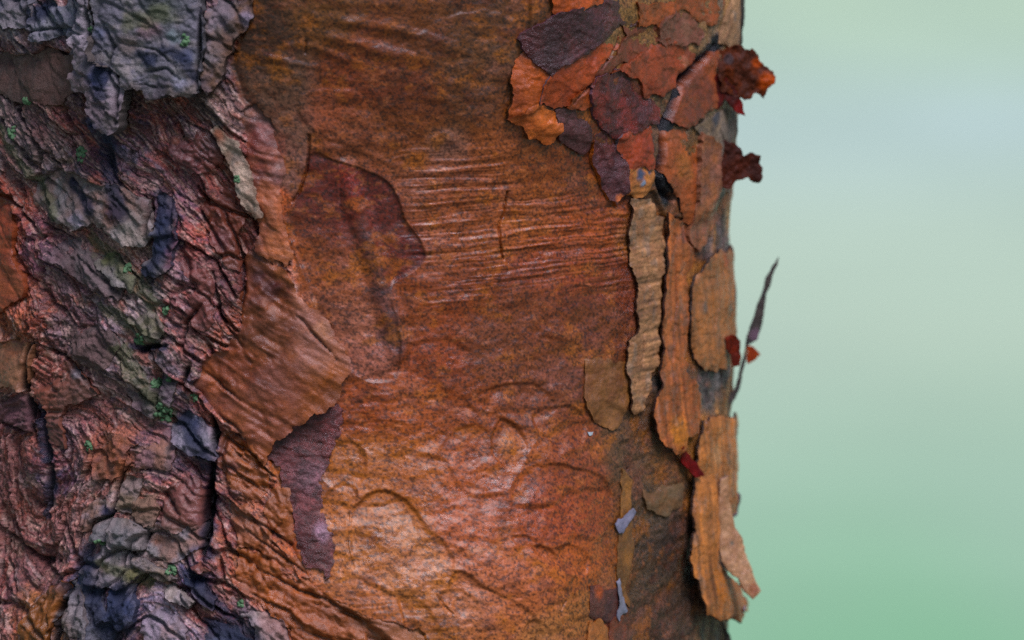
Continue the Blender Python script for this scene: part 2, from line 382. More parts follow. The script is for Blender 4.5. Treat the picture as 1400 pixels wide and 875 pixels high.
# ------------------------------------------------------------------ bark colours with some shading painted in: a palette of spots (photo x, y, reach, colour), mingled through a warp
PAL = [  # rough side
 (30, 25, 40, (120, 118, 125)), (85, 20, 35, (125, 128, 140)), (220, 40, 60, (98, 100, 112)), (60, 105, 50, (92, 72, 66)), (20, 150, 40, (96, 82, 80)),
 (75, 160, 35, (98, 70, 66)), (15, 200, 25, (120, 108, 104)), (55, 200, 35, (92, 80, 76)), (150, 210, 35, (38, 44, 66)), (200, 170, 40, (66, 46, 46)),
 (265, 160, 45, (62, 48, 46)), (240, 200, 40, (108, 70, 72)), (210, 215, 40, (84, 82, 92)), (320, 160, 30, (96, 74, 66)), (20, 330, 40, (150, 80, 58)),
 (15, 280, 25, (130, 66, 48)), (20, 390, 35, (168, 100, 74)), (60, 430, 30, (98, 52, 38)), (30, 460, 30, (142, 84, 56)), (90, 260, 45, (98, 90, 90)),
 (60, 340, 35, (108, 78, 90)), (120, 320, 45, (118, 110, 112)), (160, 280, 45, (120, 92, 78)), (180, 330, 40, (132, 124, 118)), (100, 400, 50, (96, 78, 80)),
 (150, 380, 45, (88, 84, 80)), (190, 400, 35, (112, 110, 106)), (150, 440, 50, (96, 80, 84)), (230, 250, 40, (96, 78, 92)), (228, 320, 20, (44, 56, 84)),
 (265, 330, 30, (138, 78, 72)), (275, 400, 40, (118, 76, 74)), (310, 250, 35, (112, 62, 52)), (320, 320, 35, (104, 58, 46)), (310, 380, 35, (96, 62, 58)),
 (340, 400, 35, (88, 48, 40)), (345, 440, 35, (120, 74, 56)), (365, 200, 25, (124, 74, 68)), (372, 280, 25, (168, 106, 80)), (385, 340, 25, (176, 114, 82)),
 (200, 470, 40, (98, 96, 92)), (130, 480, 45, (88, 74, 72)), (260, 460, 35, (116, 82, 78)), (300, 500, 40, (138, 76, 54)), (230, 520, 45, (92, 84, 90)),
 (180, 520, 40, (104, 88, 82)), (25, 500, 40, (160, 118, 96)), (75, 520, 40, (140, 84, 70)), (25, 560, 35, (96, 72, 78)), (110, 540, 40, (116, 96, 94)),
 (115, 590, 40, (94, 70, 74)), (160, 610, 40, (150, 102, 78)), (210, 615, 40, (122, 98, 100)), (265, 590, 35, (120, 124, 146)), (275, 640, 30, (40, 44, 66)),
 (30, 640, 60, (128, 88, 80)), (30, 740, 60, (126, 90, 84)), (75, 650, 35, (64, 64, 92)), (85, 700, 45, (134, 92, 82)), (80, 750, 40, (128, 100, 98)),
 (140, 690, 35, (128, 112, 108)), (190, 680, 35, (120, 102, 88)), (260, 680, 40, (128, 86, 82)), (165, 725, 30, (104, 108, 116)), (240, 740, 35, (132, 118, 114)),
 (200, 765, 40, (128, 122, 124)), (130, 790, 30, (70, 80, 108)), (185, 825, 35, (52, 66, 104)), (150, 840, 35, (104, 106, 118)), (235, 840, 40, (138, 132, 144)),
 (270, 790, 30, (60, 70, 100)), (300, 760, 25, (110, 84, 82)), (310, 830, 40, (112, 76, 74)), (330, 865, 40, (62, 70, 86)), (75, 850, 45, (132, 88, 52)),
 (20, 850, 40, (140, 92, 80)), (15, 800, 40, (118, 84, 86)), (225, 785, 30, (120, 108, 80)), (110, 860, 25, (70, 56, 44)),
 (330, 560, 45, (134, 82, 66)), (340, 640, 35, (150, 92, 60)), (330, 700, 35, (140, 88, 64)), (360, 760, 45, (150, 88, 54)), (400, 830, 50, (152, 88, 56)),
 (450, 850, 45, (140, 84, 58)), (520, 860, 45, (150, 98, 74)), (300, 700, 20, (52, 56, 80)),
 # smooth side
 (380, 60, 40, (72, 52, 44)), (400, 110, 40, (104, 82, 74)), (395, 170, 35, (118, 92, 86)), (405, 230, 28, (128, 100, 100)), (450, 20, 50, (104, 74, 50)),
 (500, 60, 50, (120, 74, 40)), (560, 40, 60, (100, 64, 30)), (640, 30, 60, (86, 58, 28)), (480, 100, 50, (110, 62, 32)), (560, 110, 50, (98, 56, 28)),
 (620, 90, 50, (98, 68, 48)), (660, 80, 30, (106, 84, 78)), (650, 140, 50, (92, 60, 34)), (560, 170, 50, (112, 70, 40)), (450, 150, 40, (136, 84, 64)),
 (480, 190, 45, (126, 82, 64)), (610, 200, 30, (136, 108, 104)), (670, 190, 45, (142, 92, 66)), (620, 250, 50, (138, 88, 66)), (560, 250, 40, (128, 84, 66)),
 (740, 230, 50, (126, 78, 46)), (800, 240, 45, (96, 58, 36)), (720, 290, 50, (152, 98, 70)), (790, 310, 50, (146, 88, 60)), (640, 310, 50, (134, 84, 58)),
 (600, 340, 40, (138, 88, 68)), (760, 370, 55, (128, 74, 50)), (840, 380, 40, (118, 68, 48)), (650, 390, 55, (124, 74, 46)), (600, 430, 50, (130, 76, 52)),
 (720, 440, 60, (112, 68, 42)), (800, 440, 45, (104, 64, 42)), (680, 480, 55, (106, 66, 46)), (600, 500, 50, (136, 78, 50)), (560, 440, 35, (124, 76, 54)),
 (440, 240, 30, (116, 60, 36)), (475, 250, 20, (126, 66, 38)), (520, 270, 30, (116, 54, 36)), (440, 330, 40, (140, 90, 64)), (480, 380, 40, (152, 100, 76)),
 (545, 340, 30, (128, 64, 40)), (515, 400, 15, (104, 76, 78)), (535, 460, 16, (96, 78, 90)), (470, 440, 40, (158, 114, 104)), (505, 490, 30, (156, 112, 106)),
 (500, 560, 45, (142, 84, 52)), (560, 560, 50, (150, 92, 58)), (640, 560, 50, (132, 80, 54)), (720, 540, 50, (116, 72, 52)), (770, 510, 40, (100, 64, 48)),
 (500, 630, 45, (156, 106, 68)), (560, 640, 50, (160, 106, 70)), (480, 690, 30, (168, 116, 80)), (640, 650, 55, (150, 92, 62)), (700, 620, 40, (142, 90, 56)), (690, 612, 20, (176, 124, 74)),
 (720, 690, 55, (140, 82, 52)), (780, 640, 45, (128, 78, 52)), (800, 700, 40, (136, 80, 48)), (640, 710, 50, (158, 98, 70)), (520, 730, 45, (160, 112, 74)),
 (560, 780, 45, (172, 124, 90)), (650, 770, 50, (166, 110, 86)), (700, 800, 50, (164, 108, 82)), (620, 820, 40, (168, 120, 96)), (570, 850, 40, (146, 100, 58)),
 (660, 850, 45, (166, 114, 86)), (710, 860, 30, (170, 128, 96)), (760, 770, 40, (160, 100, 66)), (760, 840, 45, (150, 108, 76)), (460, 780, 35, (174, 124, 90)),
 (500, 810, 35, (164, 112, 80)), (810, 760, 40, (146, 92, 54)), (840, 720, 35, (122, 84, 50)), (840, 790, 30, (134, 92, 54)), (820, 840, 40, (104, 62, 50)),
 (870, 620, 45, (96, 78, 64)), (880, 700, 50, (84, 72, 60)), (920, 740, 45, (60, 48, 42)), (880, 800, 50, (80, 68, 56)), (900, 860, 45, (76, 62, 52)),  # darkened beside the peeling strip, its shadow mixed into the colour
 (930, 860, 40, (70, 54, 46)), (900, 640, 30, (110, 82, 50)),
 # outline side
 (905, 240, 30, (92, 76, 64)), (880, 330, 30, (140, 104, 80)), (925, 340, 25, (150, 92, 62)), (930, 430, 25, (150, 102, 66)), (960, 200, 30, (104, 92, 76)),
 (975, 30, 30, (138, 114, 84)), (1000, 30, 25, (92, 84, 70)), (1020, 30, 16, (58, 52, 42)), (985, 170, 25, (124, 114, 92)), (960, 280, 30, (120, 88, 66)),
 (975, 320, 25, (96, 88, 90)), (995, 300, 20, (138, 122, 92)), (960, 400, 30, (156, 112, 70)), (985, 400, 18, (70, 82, 88)), (975, 450, 30, (152, 108, 70)),
 (960, 530, 28, (70, 70, 72)), (985, 540, 25, (124, 100, 76)), (960, 600, 35, (158, 116, 74)), (985, 620, 25, (152, 118, 80)), (975, 680, 30, (150, 112, 70)),
 (970, 760, 40, (60, 48, 40)), (980, 850, 40, (112, 100, 80)),
]
px = np.array([p[0] for p in PAL], float)
pst = np.array([to_st(p[0], p[1]) for p in PAL])
pcol = np.array([lin(p[3]) for p in PAL]); prad = np.array([p[2] for p in PAL], float)
# arcs stretch towards the outline: widen the reach there
pstretch = 1.0 / np.sqrt(np.clip(1 - (np.sin(pst[:, 0] / R)) ** 2, 0.06, 1))

def palette(s, t, warp, seed=0):
    sh = s.shape
    ws = s + warp * fbm(s / 24, t / 24, 121 + seed, 4, 0.65); wt = t + warp * fbm(s / 24, t / 24, 131 + seed, 4, 0.65)
    acc = np.zeros(sh + (3,), np.float32); tot = np.full(sh, 1e-12, np.float32)
    for (cs, ct), c, r, k in zip(pst, pcol, prad, pstretch):
        w = np.exp(-2.4 * np.minimum((((ws - cs) / (r * k)) ** 2 + ((wt - ct) / r) ** 2), 30)).astype(np.float32)
        acc += w[..., None] * c.astype(np.float32); tot += w
    return acc / tot[..., None]

print('fields', S.shape)
jf0, jf1 = np.searchsorted(TA, [-70, 960]); if0, if1 = np.searchsorted(SA, [-600, 1012])
COL = np.zeros(S.shape + (3,), np.float32)
COL[:] = lin((104, 78, 68))
COL *= (0.75 + 0.5 * vn(S / 40, T / 40, 3))[..., None]
fine = (slice(jf0, jf1), slice(if0, if1))
warp_amt = 10 + 24 * m_r[fine]
COL[fine] = palette(S[fine], T[fine], warp_amt)

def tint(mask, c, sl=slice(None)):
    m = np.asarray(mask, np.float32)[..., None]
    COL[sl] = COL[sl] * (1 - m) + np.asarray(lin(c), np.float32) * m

# rough bark: grey weathered crust on the outward faces, bare red-brown in between
crust = sst(0.05, 0.4, fbm(S / 22, T / 22, 141, 5, 0.62) + 0.3 * (c2v - 0.5)) * m_r * sst(1000, 700, S)
keep = 1 - 0.75 * sst(330, 370, S + 405 * 0 + T * 0)
z_grey = np.exp(-(((S + 190) / 150) ** 2)) * 0.9 + 0.15
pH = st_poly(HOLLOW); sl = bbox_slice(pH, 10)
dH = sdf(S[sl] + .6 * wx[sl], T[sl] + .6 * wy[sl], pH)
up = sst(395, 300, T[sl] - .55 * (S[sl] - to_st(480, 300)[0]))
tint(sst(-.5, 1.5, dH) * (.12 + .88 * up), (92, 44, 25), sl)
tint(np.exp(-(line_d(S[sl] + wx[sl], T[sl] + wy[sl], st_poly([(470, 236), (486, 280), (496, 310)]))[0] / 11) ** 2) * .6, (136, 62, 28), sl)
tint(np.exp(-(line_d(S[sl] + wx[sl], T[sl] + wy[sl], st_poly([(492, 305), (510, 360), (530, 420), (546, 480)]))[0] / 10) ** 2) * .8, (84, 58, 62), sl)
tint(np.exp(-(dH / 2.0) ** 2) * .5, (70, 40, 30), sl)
lev = lay1 + .35 * lay2
tint(np.clip(sst(.0, -.35, lev), 0, 1) * m_r * .45, (112, 60, 50))
tint(np.clip(crust * sst(-.3, .25, lev) * 1.15 * z_grey * 0.45, 0, 1), (152, 138, 144))
redm = sst(0.1, 0.45, fbm(P / 40, Q / 14, 143, 4, 0.6)) * m_r
tint(redm * 0.5, (150, 82, 62))
tint(sst(0.18, 0.5, fbm(S / 15, T / 15, 147, 4, 0.6)) * m_r * 0.42 * z_grey, (40, 46, 78))
tint(sst(0.25, 0.55, fbm(S / 18, T / 18, 149, 4, 0.6)) * m_r * 0.22, (96, 100, 60))
tint(sst(0.25, 0.55, fbm(P / 20, Q / 5, 151, 3, 0.6)) * m_r * 0.42, (188, 172, 164))
spl = fbm(P / 34, Q / 2.1, 155, 3, .6)
tint(sst(.12, .5, spl) * m_r * .5, (170, 146, 132)); tint(sst(.12, .5, -spl) * m_r * .5, (52, 38, 44))
gr = fbm(S / 9, T / 130, 181, 4, 0.6)
COL *= (1 + m_e * (1.3 * gr))[..., None].clip(0.3, 1.7)
tint(sst(0.1, 0.4, fbm(S / 22, T / 60, 183, 4, 0.6)) * m_e * 0.6, (86, 88, 92))
tint(sst(0.2, 0.5, fbm(S / 30, T / 60, 185, 4, 0.6)) * m_e * 0.6, (158, 112, 64))
for sd, sc, lo, c, am in ((301, 42, .1, (146, 104, 100), .3), (305, 36, .12, (160, 108, 54), .5), (309, 30, .15, (84, 46, 30), .5), (313, 14, .2, (96, 56, 40), .45), (317, 12, .22, (176, 126, 104), .4)):
    tint(sst(lo, lo + .35, fbm(S / sc, T / (sc * .75), sd, 5, .62)) * (1 - m_r) * am * (1 - .6 * m_e), c)
sm = ((1 - m_r) * (1 - .8 * m_e))[..., None]
lum = COL.mean(-1, keepdims=True)
COL *= (1 + m_r[..., None] * (np.array([1.58, 1.46, 1.72], np.float32) - 1))
rl = COL.mean(-1, keepdims=True)
COL += (m_r * .06 * sst(560, 300, S))[..., None] * (rl * np.array([1.03, .97, 1.0], np.float32) - COL)
COL = COL * (1 - sm) + sm * np.clip((lum + (COL - lum) * 1.14) * np.array([.98, .86, .67], np.float32), .004, 1)
COL *= (1 + .4 * m_e)[..., None]
# smooth bark: dark freckles and paler worn grain
fr = vn(S / 3.0, T / 2.6, 161) * 0.6 + vn(S / 1.7, T / 1.6, 163) * 0.4
COL *= (1 - (1 - m_r) * 0.62 * sst(0.5, 0.75, fr))[..., None]
COL *= (1 + (1 - m_r) * 0.28 * sst(0.5, 0.25, fr))[..., None]
COL *= (0.86 + 0.28 * (fbm(S / 12, T / 10, 165, 4, 0.6) * 0.5 + 0.5))[..., None]
COL *= (1 - m_r * 0.55 * sst(0.55, 0.8, vn(S / 2.4, T / 2.4, 171)))[..., None]
COL *= (1 + m_r * 0.6 * sst(0.5, 0.2, vn(S / 2.2, T / 2.2, 173)))[..., None]

# ------------------------------------------------------------------ materials (procedural nodes over the bark colour field)
def bark_material(name, rough, spec, bump, translucent=0.0, coat=0.0, speck=0.25):
    m = bpy.data.materials.new(name); m.use_nodes = True
    nt = m.node_tree; N = nt.nodes; L = nt.links
    b = N['Principled BSDF']; out = N['Material Output']
    tc = N.new('ShaderNodeTexCoord')
    at = N.new('ShaderNodeVertexColor'); at.layer_name = 'bark'
    n1 = N.new('ShaderNodeTexNoise'); n1.inputs['Scale'].default_value = 1900; n1.inputs['Detail'].default_value = 5; n1.inputs['Roughness'].default_value = 0.7
    n2 = N.new('ShaderNodeTexNoise'); n2.inputs['Scale'].default_value = 420; n2.inputs['Detail'].default_value = 4
    for n in (n1, n2): L.new(tc.outputs['Object'], n.inputs['Vector'])
    mr = N.new('ShaderNodeMapRange'); mr.inputs[1].default_value = 0.32; mr.inputs[2].default_value = 0.68
    mr.inputs[3].default_value = 1 - speck; mr.inputs[4].default_value = 1 + speck
    L.new(n1.outputs[0], mr.inputs[0])
    mx = N.new('ShaderNodeVectorMath'); mx.operation = 'SCALE'
    L.new(at.outputs[0], mx.inputs[0]); L.new(mr.outputs[0], mx.inputs['Scale'])
    L.new(mx.outputs[0], b.inputs['Base Color'])
    rr = N.new('ShaderNodeMapRange'); rr.inputs[1].default_value = 0.35; rr.inputs[2].default_value = 0.65
    rr.inputs[3].default_value = rough - 0.1; rr.inputs[4].default_value = rough + 0.16
    am = N.new('ShaderNodeMapRange'); am.inputs[3].default_value = .38; am.inputs[4].default_value = 1.0; L.new(at.outputs['Alpha'], am.inputs[0])
    bs = N.new('ShaderNodeMath'); bs.operation = 'MULTIPLY'; bs.inputs[1].default_value = bump; L.new(am.outputs[0], bs.inputs[0])
    cw = N.new('ShaderNodeMapRange'); cw.inputs[3].default_value = .20; cw.inputs[4].default_value = coat; L.new(at.outputs['Alpha'], cw.inputs[0])
    L.new(cw.outputs[0], b.inputs['Coat Weight'])
    n3 = N.new('ShaderNodeTexNoise'); n3.inputs['Scale'].default_value = 85; n3.inputs['Detail'].default_value = 5
    L.new(tc.outputs['Object'], n3.inputs['Vector'])
    wet = N.new('ShaderNodeMapRange'); wet.inputs[1].default_value = 0.48; wet.inputs[2].default_value = 0.62
    wet.inputs[3].default_value = 0.0; wet.inputs[4].default_value = -0.15
    L.new(n3.outputs[0], wet.inputs[0])
    sm_ = N.new('ShaderNodeMath'); sm_.operation = 'ADD'; L.new(rr.outputs[0], sm_.inputs[0]); L.new(wet.outputs[0], sm_.inputs[1])
    L.new(n2.outputs[0], rr.inputs[0]); L.new(sm_.outputs[0], b.inputs['Roughness'])
    b.inputs['Specular IOR Level'].default_value = spec
    b.inputs['Specular Tint'].default_value = (.74, .78, 1.0, 1)
    b.inputs['Coat Weight'].default_value = coat; b.inputs['Coat Roughness'].default_value = 0.33
    bp = N.new('ShaderNodeBump'); bp.inputs['Strength'].default_value = bump; bp.inputs['Distance'].default_value = 0.0006; L.new(bs.outputs[0], bp.inputs['Strength'])
    L.new(n1.outputs[0], bp.inputs['Height']); L.new(bp.outputs[0], b.inputs['Normal'])
    if translucent:
        tr = N.new('ShaderNodeBsdfTranslucent'); ms = N.new('ShaderNodeMixShader'); ms.inputs[0].default_value = translucent
        L.new(mx.outputs[0], tr.inputs['Color']); L.new(b.outputs[0], ms.inputs[1]); L.new(tr.outputs[0], ms.inputs[2])
        L.new(ms.outputs[0], out.inputs['Surface'])
    return m

M_TRUNK = bark_material('trunk_bark', 0.42, 0.5, 0.8, coat=0.0, speck=.32)
M_CRUST = bark_material('weathered_bark', 0.62, 0.4, 0.8)
M_PLATE = bark_material('peeling_bark', 0.40, 0.5, 0.45, coat=0.08)
M_PURPLE = bark_material('dark_glossy_bark', 0.36, 0.5, 0.7, coat=.1, speck=0.45)
M_THIN = bark_material('thin_backlit_bark', 0.55, 0.4, 0.4, translucent=0.6)
M_CHIP = bark_material('pale_film', 0.35, 0.6, 0.3, speck=0.08)

# ------------------------------------------------------------------ building helpers
COLL = scene.collection
def empty(name, loc=(0, 0, 0)):
    o = bpy.data.objects.new(name, None); COLL.objects.link(o); o.location = loc; o.empty_display_size = 0.05
    return o

def tag(o, label=None, cat=None, group=None, kind=None):
    for k, v in (('label', label), ('category', cat), ('group', group), ('kind', kind)):
        if v: o[k] = v
    return o

def mesh_obj(name, V, tris, col, mat, parent=None, quads=None, smooth=True, alpha=1.0):
    me = bpy.data.meshes.new(name)
    tris = np.asarray(tris, np.int32).reshape(-1, 3) if tris is not None and len(tris) else np.zeros((0, 3), np.int32)
    quads = np.asarray(quads, np.int32).reshape(-1, 4) if quads is not None and len(quads) else np.zeros((0, 4), np.int32)
    nl = tris.size + quads.size; nf = len(tris) + len(quads)
    me.vertices.add(len(V)); me.vertices.foreach_set('co', np.asarray(V, np.float32).ravel())
    me.loops.add(nl); me.loops.foreach_set('vertex_index', np.concatenate([tris.ravel(), quads.ravel()]))
    me.polygons.add(nf)
    starts = np.concatenate([np.arange(len(tris)) * 3, tris.size + np.arange(len(quads)) * 4]).astype(np.int32)
    me.polygons.foreach_set('loop_start', starts)
    me.polygons.foreach_set('use_smooth', np.full(nf, smooth))
    if col is not None:
        ca = me.color_attributes.new('bark', 'FLOAT_COLOR', 'POINT')
        c4 = np.ones((len(V), 4), np.float32); c4[:, :3] = col; c4[:, 3] = alpha
        ca.data.foreach_set('color', c4.ravel())
    me.update(calc_edges=True); me.validate()
    me.materials.append(mat)
    o = bpy.data.objects.new(name, me); COLL.objects.link(o)
    if parent: o.parent = parent
    return o

def bil(A, sl, s, t):
    sa = SA[sl[1]]; ta = TA[sl[0]]
    i = np.clip(np.searchsorted(sa, s) - 1, 0, len(sa) - 2); j = np.clip(np.searchsorted(ta, t) - 1, 0, len(ta) - 2)
    fx = np.clip((s - sa[i]) / (sa[i + 1] - sa[i]), 0, 1); fy = np.clip((t - ta[j]) / (ta[j + 1] - ta[j]), 0, 1)
    return (A[j, i] * (1 - fx) + A[j, i + 1] * fx) * (1 - fy) + (A[j + 1, i] * (1 - fx) + A[j + 1, i + 1] * fx) * fy

def ragged(poly, amp, seg, rnd):
    out = []
    n = len(poly)
    def sub(a, b, k):
        L = math.hypot(b[0] - a[0], b[1] - a[1])
        if L < seg or k > 6: return [a]
        o = rnd.gauss(0, amp) * min(L, 26)
        mx = (a[0] + b[0]) / 2 + (b[1] - a[1]) / L * o; my = (a[1] + b[1]) / 2 - (b[0] - a[0]) / L * o
        return sub(a, (mx, my), k + 1) + sub((mx, my), b, k + 1)
    for i in range(n): out += sub(poly[i], poly[(i + 1) % n], 0)
    return out

def triangulate(poly, sp, rnd):
    xs = [p[0] for p in poly]; ys = [p[1] for p in poly]
    gx, gy = np.meshgrid(np.arange(min(xs), max(xs), sp), np.arange(min(ys), max(ys), sp * 0.87))
    gx = gx + (np.arange(gx.shape[0])[:, None] % 2) * sp / 2
    nr = np.random.default_rng(rnd.randint(0, 9999))
    gx = gx + nr.uniform(-.18, .18, gx.shape) * sp; gy = gy + nr.uniform(-.18, .18, gx.shape) * sp
    gx = gx.ravel(); gy = gy.ravel()
    k = sdf(gx, gy, poly) > sp * 0.6
    pts = [Vector(p) for p in poly] + [Vector((a, b)) for a, b in zip(gx[k], gy[k])]
    n = len(poly)
    r = delaunay_2d_cdt(pts, [], [list(range(n))], 1, 1e-4)
    v = np.array([(p[0], p[1]) for p in r[0]]); f = np.array([q for q in r[2] if len(q) == 3], np.int32)
    a = v[f[:, 0]]; b = v[f[:, 1]]; c = v[f[:, 2]]
    flip = (b[:, 0] - a[:, 0]) * (c[:, 1] - a[:, 1]) - (b[:, 1] - a[:, 1]) * (c[:, 0] - a[:, 0]) > 0   # t runs down: face outwards
    f[flip] = f[flip][:, ::-1]
    return v, f

def rim(f):
    e = {}
    for a, b, c in f:
        for x, y in ((a, b), (b, c), (c, a)):
            if (y, x) in e: e.pop((y, x))
            else: e[(x, y)] = 1
    return np.array(list(e.keys()), np.int32)

def solid(top, bot, f, ctop, cedge, cbot):
    n = len(top); E = rim(f)
    ids = np.unique(E); mp = {int(q): k for k, q in enumerate(ids)}; m = len(ids)
    V = np.concatenate([top, bot, top[ids], bot[ids]])
    ed = np.array([[mp[int(a)] + 2 * n, mp[int(b)] + 2 * n] for a, b in E])
    Q = np.stack([ed[:, 1], ed[:, 0], ed[:, 0] + m, ed[:, 1] + m], 1)
    C = np.concatenate([ctop, np.broadcast_to(cbot, (n, 3)), np.broadcast_to(cedge, (m, 3)), np.broadcast_to(cedge, (m, 3))])
    T3 = np.concatenate([f, f[:, ::-1] + n])
    return V, T3, Q, C

def plate_colour(s, t, c1, c2, mix, spots, speck, seed, rib=None, grey=.5):
    w = 5 * fbm(s / 18, t / 18, seed, 4, 0.6); w2 = 5 * fbm(s / 18, t / 18, seed + 5, 4, 0.6)
    n = fbm(s / 20, t / 20, seed + 11, 5, 0.62)
    k = sst(mix - 0.28, mix + 0.28, n)[..., None]
    c = lin(c2) * k + lin(c1) * (1 - k)
    for x, y, r, cc in spots:
        cs, ct = to_st(x, y)
        d = np.hypot((s + w - cs), (t + w2 - ct)) / r
        q = sst(1.25, 0.35, d + .45 * n)[..., None]
        c = c * (1 - q) + lin(cc) * q
    g = vn(s / 2.6, t / 2.4, seed + 3) * 0.6 + vn(s / 6, t / 5, seed + 4) * 0.4
    c = c * np.clip(1 + 0.55 * fbm(s / 26, t / 34, seed + 15, 5, 0.65), .35, 1.7)[..., None]
    if grey > .4: c = c * np.array([1.48, 1.38, 1.66])
    gq = (grey * sst(0.12, 0.5, fbm(s / 15, t / 24, seed + 16, 4, 0.6)))[..., None]
    c = c * (1 - gq) + (c.mean(-1, keepdims=True) * np.array([.8, .8, .85])) * gq
    c = c * (1 + speck * (0.5 - g) * 2)[..., None]
    return np.clip(c, 0.002, 0.9)

HST = Hm.copy()
fsl = (slice(*np.searchsorted(TA, [-45, 925])), slice(*np.searchsorted(SA, [-560, 1005])))
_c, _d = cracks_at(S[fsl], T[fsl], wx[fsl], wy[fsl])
Hm[fsl] -= _c
COL[fsl] = stain(S[fsl], T[fsl], COL[fsl], m_r[fsl])
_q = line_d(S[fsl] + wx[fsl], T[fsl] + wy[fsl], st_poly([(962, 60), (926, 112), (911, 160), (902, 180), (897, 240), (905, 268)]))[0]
tint(sst(19, 10, _q), (20, 18, 24), fsl)  # black band paints shade along the split and its lit wall
tint(_d * .9, (22, 20, 28), fsl)  # crack insides painted near-black as shade

_cnt = [0]
PARTS = []
def plate(name, poly, mat, c1, c2, lift=5, th=None, mix=0.1, spots=(), speck=0.3, ribs=None, rough=0.0, curl=None, tilt=None, droop=1.0, amp=0.08,
          sp=2.2, edge=None, follow=1.0, blur=9, label=None, parent=None, dome=0.0, carve=True, soft=0, tuck=None, detail=0.0, pm=0.0, grow=0.0, flare_e=3.5, tdep=7, gain=1.0):
    _cnt[0] += 1; seed = 200 + _cnt[0] * 3
    rnd = random.Random(seed)
    h0 = max(lift, 0) * 0.6
    if grow:
        mx, my = sum(q[0] for q in poly) / len(poly), sum(q[1] for q in poly) / len(poly)
        poly = [(x + grow * (x - mx) / max(math.hypot(x - mx, y - my), 1), y + grow * (y - my) / max(math.hypot(x - mx, y - my), 1)) for x, y in poly]
    p = ragged(st_poly(poly, h0), amp, max(sp * 1.3, 2.6), rnd)
    v, f = triangulate(p, sp, rnd)
    s, t = v[:, 0], v[:, 1]
    sl = bbox_slice(p, 40)
    raw = HST[sl]; B = boxblur(raw, blur); mean = float(np.mean(B))
    Bn = B; B = mean + (B - mean) * follow
    sx = np.array([q[0] for q in p]); sy = np.array([q[1] for q in p])
    dk = [None]
    def height(s, t, d):
        h = bil(B, sl, s, t) + lift
        if detail: h = h + detail * (bil(raw, sl, s, t) - bil(Bn, sl, s, t))
        if tuck is not None:
            dx, dy = math.cos(math.radians(tuck)), math.sin(math.radians(tuck))
            pr = sx * dx + sy * dy
            k = (s * dx + t * dy - pr.min()) / (pr.max() - pr.min()) + .22 * fbm(s / 24, t / 24, seed + 70, 3)
            h = h - (lift + tdep) * sst(.62, .0, k)
        ext = max(sx.max() - sx.min(), 1), max(sy.max() - sy.min(), 1)
        if tilt: h = h + tilt[0] * ((s - sx.mean()) / ext[0]) + tilt[1] * ((t - sy.mean()) / ext[1])
        if curl:
            a, amount, pw = curl
            dx, dy = math.cos(math.radians(a)), math.sin(math.radians(a))
            pr = sx * dx + sy * dy
            k = np.clip((s * dx + t * dy - pr.min()) / (pr.max() - pr.min()), 0, 1)
            h = h + amount * k ** pw
        h = h - droop * np.exp(-np.clip(d, 0, None) / 2.5) * (0.3 + 1.4 * vn(s / 14, t / 14, seed + 71)) + dome * (1 - np.exp(-np.clip(d, 0, None) / 14))
        ck, dk[0] = cracks_at(s, t, *warp_at(s, t))
        h = h - ck
        h = h + flare_e * (vn(s / 17, t / 17, seed + 73) - .35) * np.exp(-np.clip(d, 0, None) / 7)
        if ribs:
            a, wl, am = ribs
            ca_, sa_ = math.cos(math.radians(a)), math.sin(math.radians(a))
            pp = s * ca_ + t * sa_; qq = -s * sa_ + t * ca_ + 3 * fbm(s / 40, t / 40, seed + 40, 3)
            h = h + am * (ridge(pp / (wl * 9), qq / wl, seed + 41, 3) * 2 - 1.2)
        if rough:
            h = h + rough * fbm(s / 14, t / 14, seed + 44, 5, 0.6)
            _, ee, cc, _, oo = worley((s + 8 * fbm(s / 20, t / 20, seed, 3)) / 19, (t + 8 * fbm(s / 20, t / 20, seed + 2, 3)) / 12, seed % 50)
            h = h + rough * (0.7 * cc + 0.8 * oo - 1.0 * sst(0.12, 0.0, ee))
        h = h + 0.7 * fbm(s / 6, t / 5, seed + 47, 3) + 1.2 * fbm(s / 22, t / 26, seed + 48, 4, .6)
        return h
    d = sdf(s, t, p)
    h = height(s, t, d)
    col = plate_colour(s, t, c1, c2, mix, spots, speck, seed, grey=.5 if mat is M_CRUST else (.34 if name == 'bark_strip' else .12))
    col = col * gain
    if pm: col = col * (1 - pm) + pm * palette(s, t, 12)
    if mat is M_CRUST: col = stain(s, t, col)
    col = col * (1 - .9 * dk[0][:, None]) + .9 * dk[0][:, None] * lin((22, 20, 28))  # crack shade painted into the plate colour
    if ribs:
        a, wl, am = ribs
        ca_, sa_ = math.cos(math.radians(a)), math.sin(math.radians(a))
        g = fbm((s * ca_ + t * sa_) / (wl * 9), (-s * sa_ + t * ca_) / (wl * 0.8), seed + 60, 3)
        col = col * (1 + (0.75 if name == 'bark_strip' else 0.45) * g)[:, None]
    thk = th if th is not None else lift + 2.5
    hb = h - thk
    if not carve: hb = np.maximum(hb, bil(raw, sl, s, t) - 1.5) if th is None else hb
    hb = np.minimum(hb, h - 0.6)
    ce = lin(edge) if edge else col.mean(0) * 0.85
    V, T3, Q, C = solid(to_world(s, t, h), to_world(s, t, hb), f, col, ce, ce * 0.8)
    o = mesh_obj(name, V, T3, C, mat, parent, Q)
    if label: o['label'] = label
    PARTS.append(o)
    sg, tg = S[sl], T[sl]
    dg = sdf(sg, tg, p); inn = dg > 0
    hg = height(sg, tg, dg)
    if carve:
        lim = hg - min(thk, 1.5) - 0.3
        Hm[sl] = np.where(dg > 1.5, np.minimum(Hm[sl], np.maximum(lim, hg - thk - 0.5 if th else lim)), Hm[sl])
    HST[sl] = np.where(inn, hg, HST[sl])
    return o

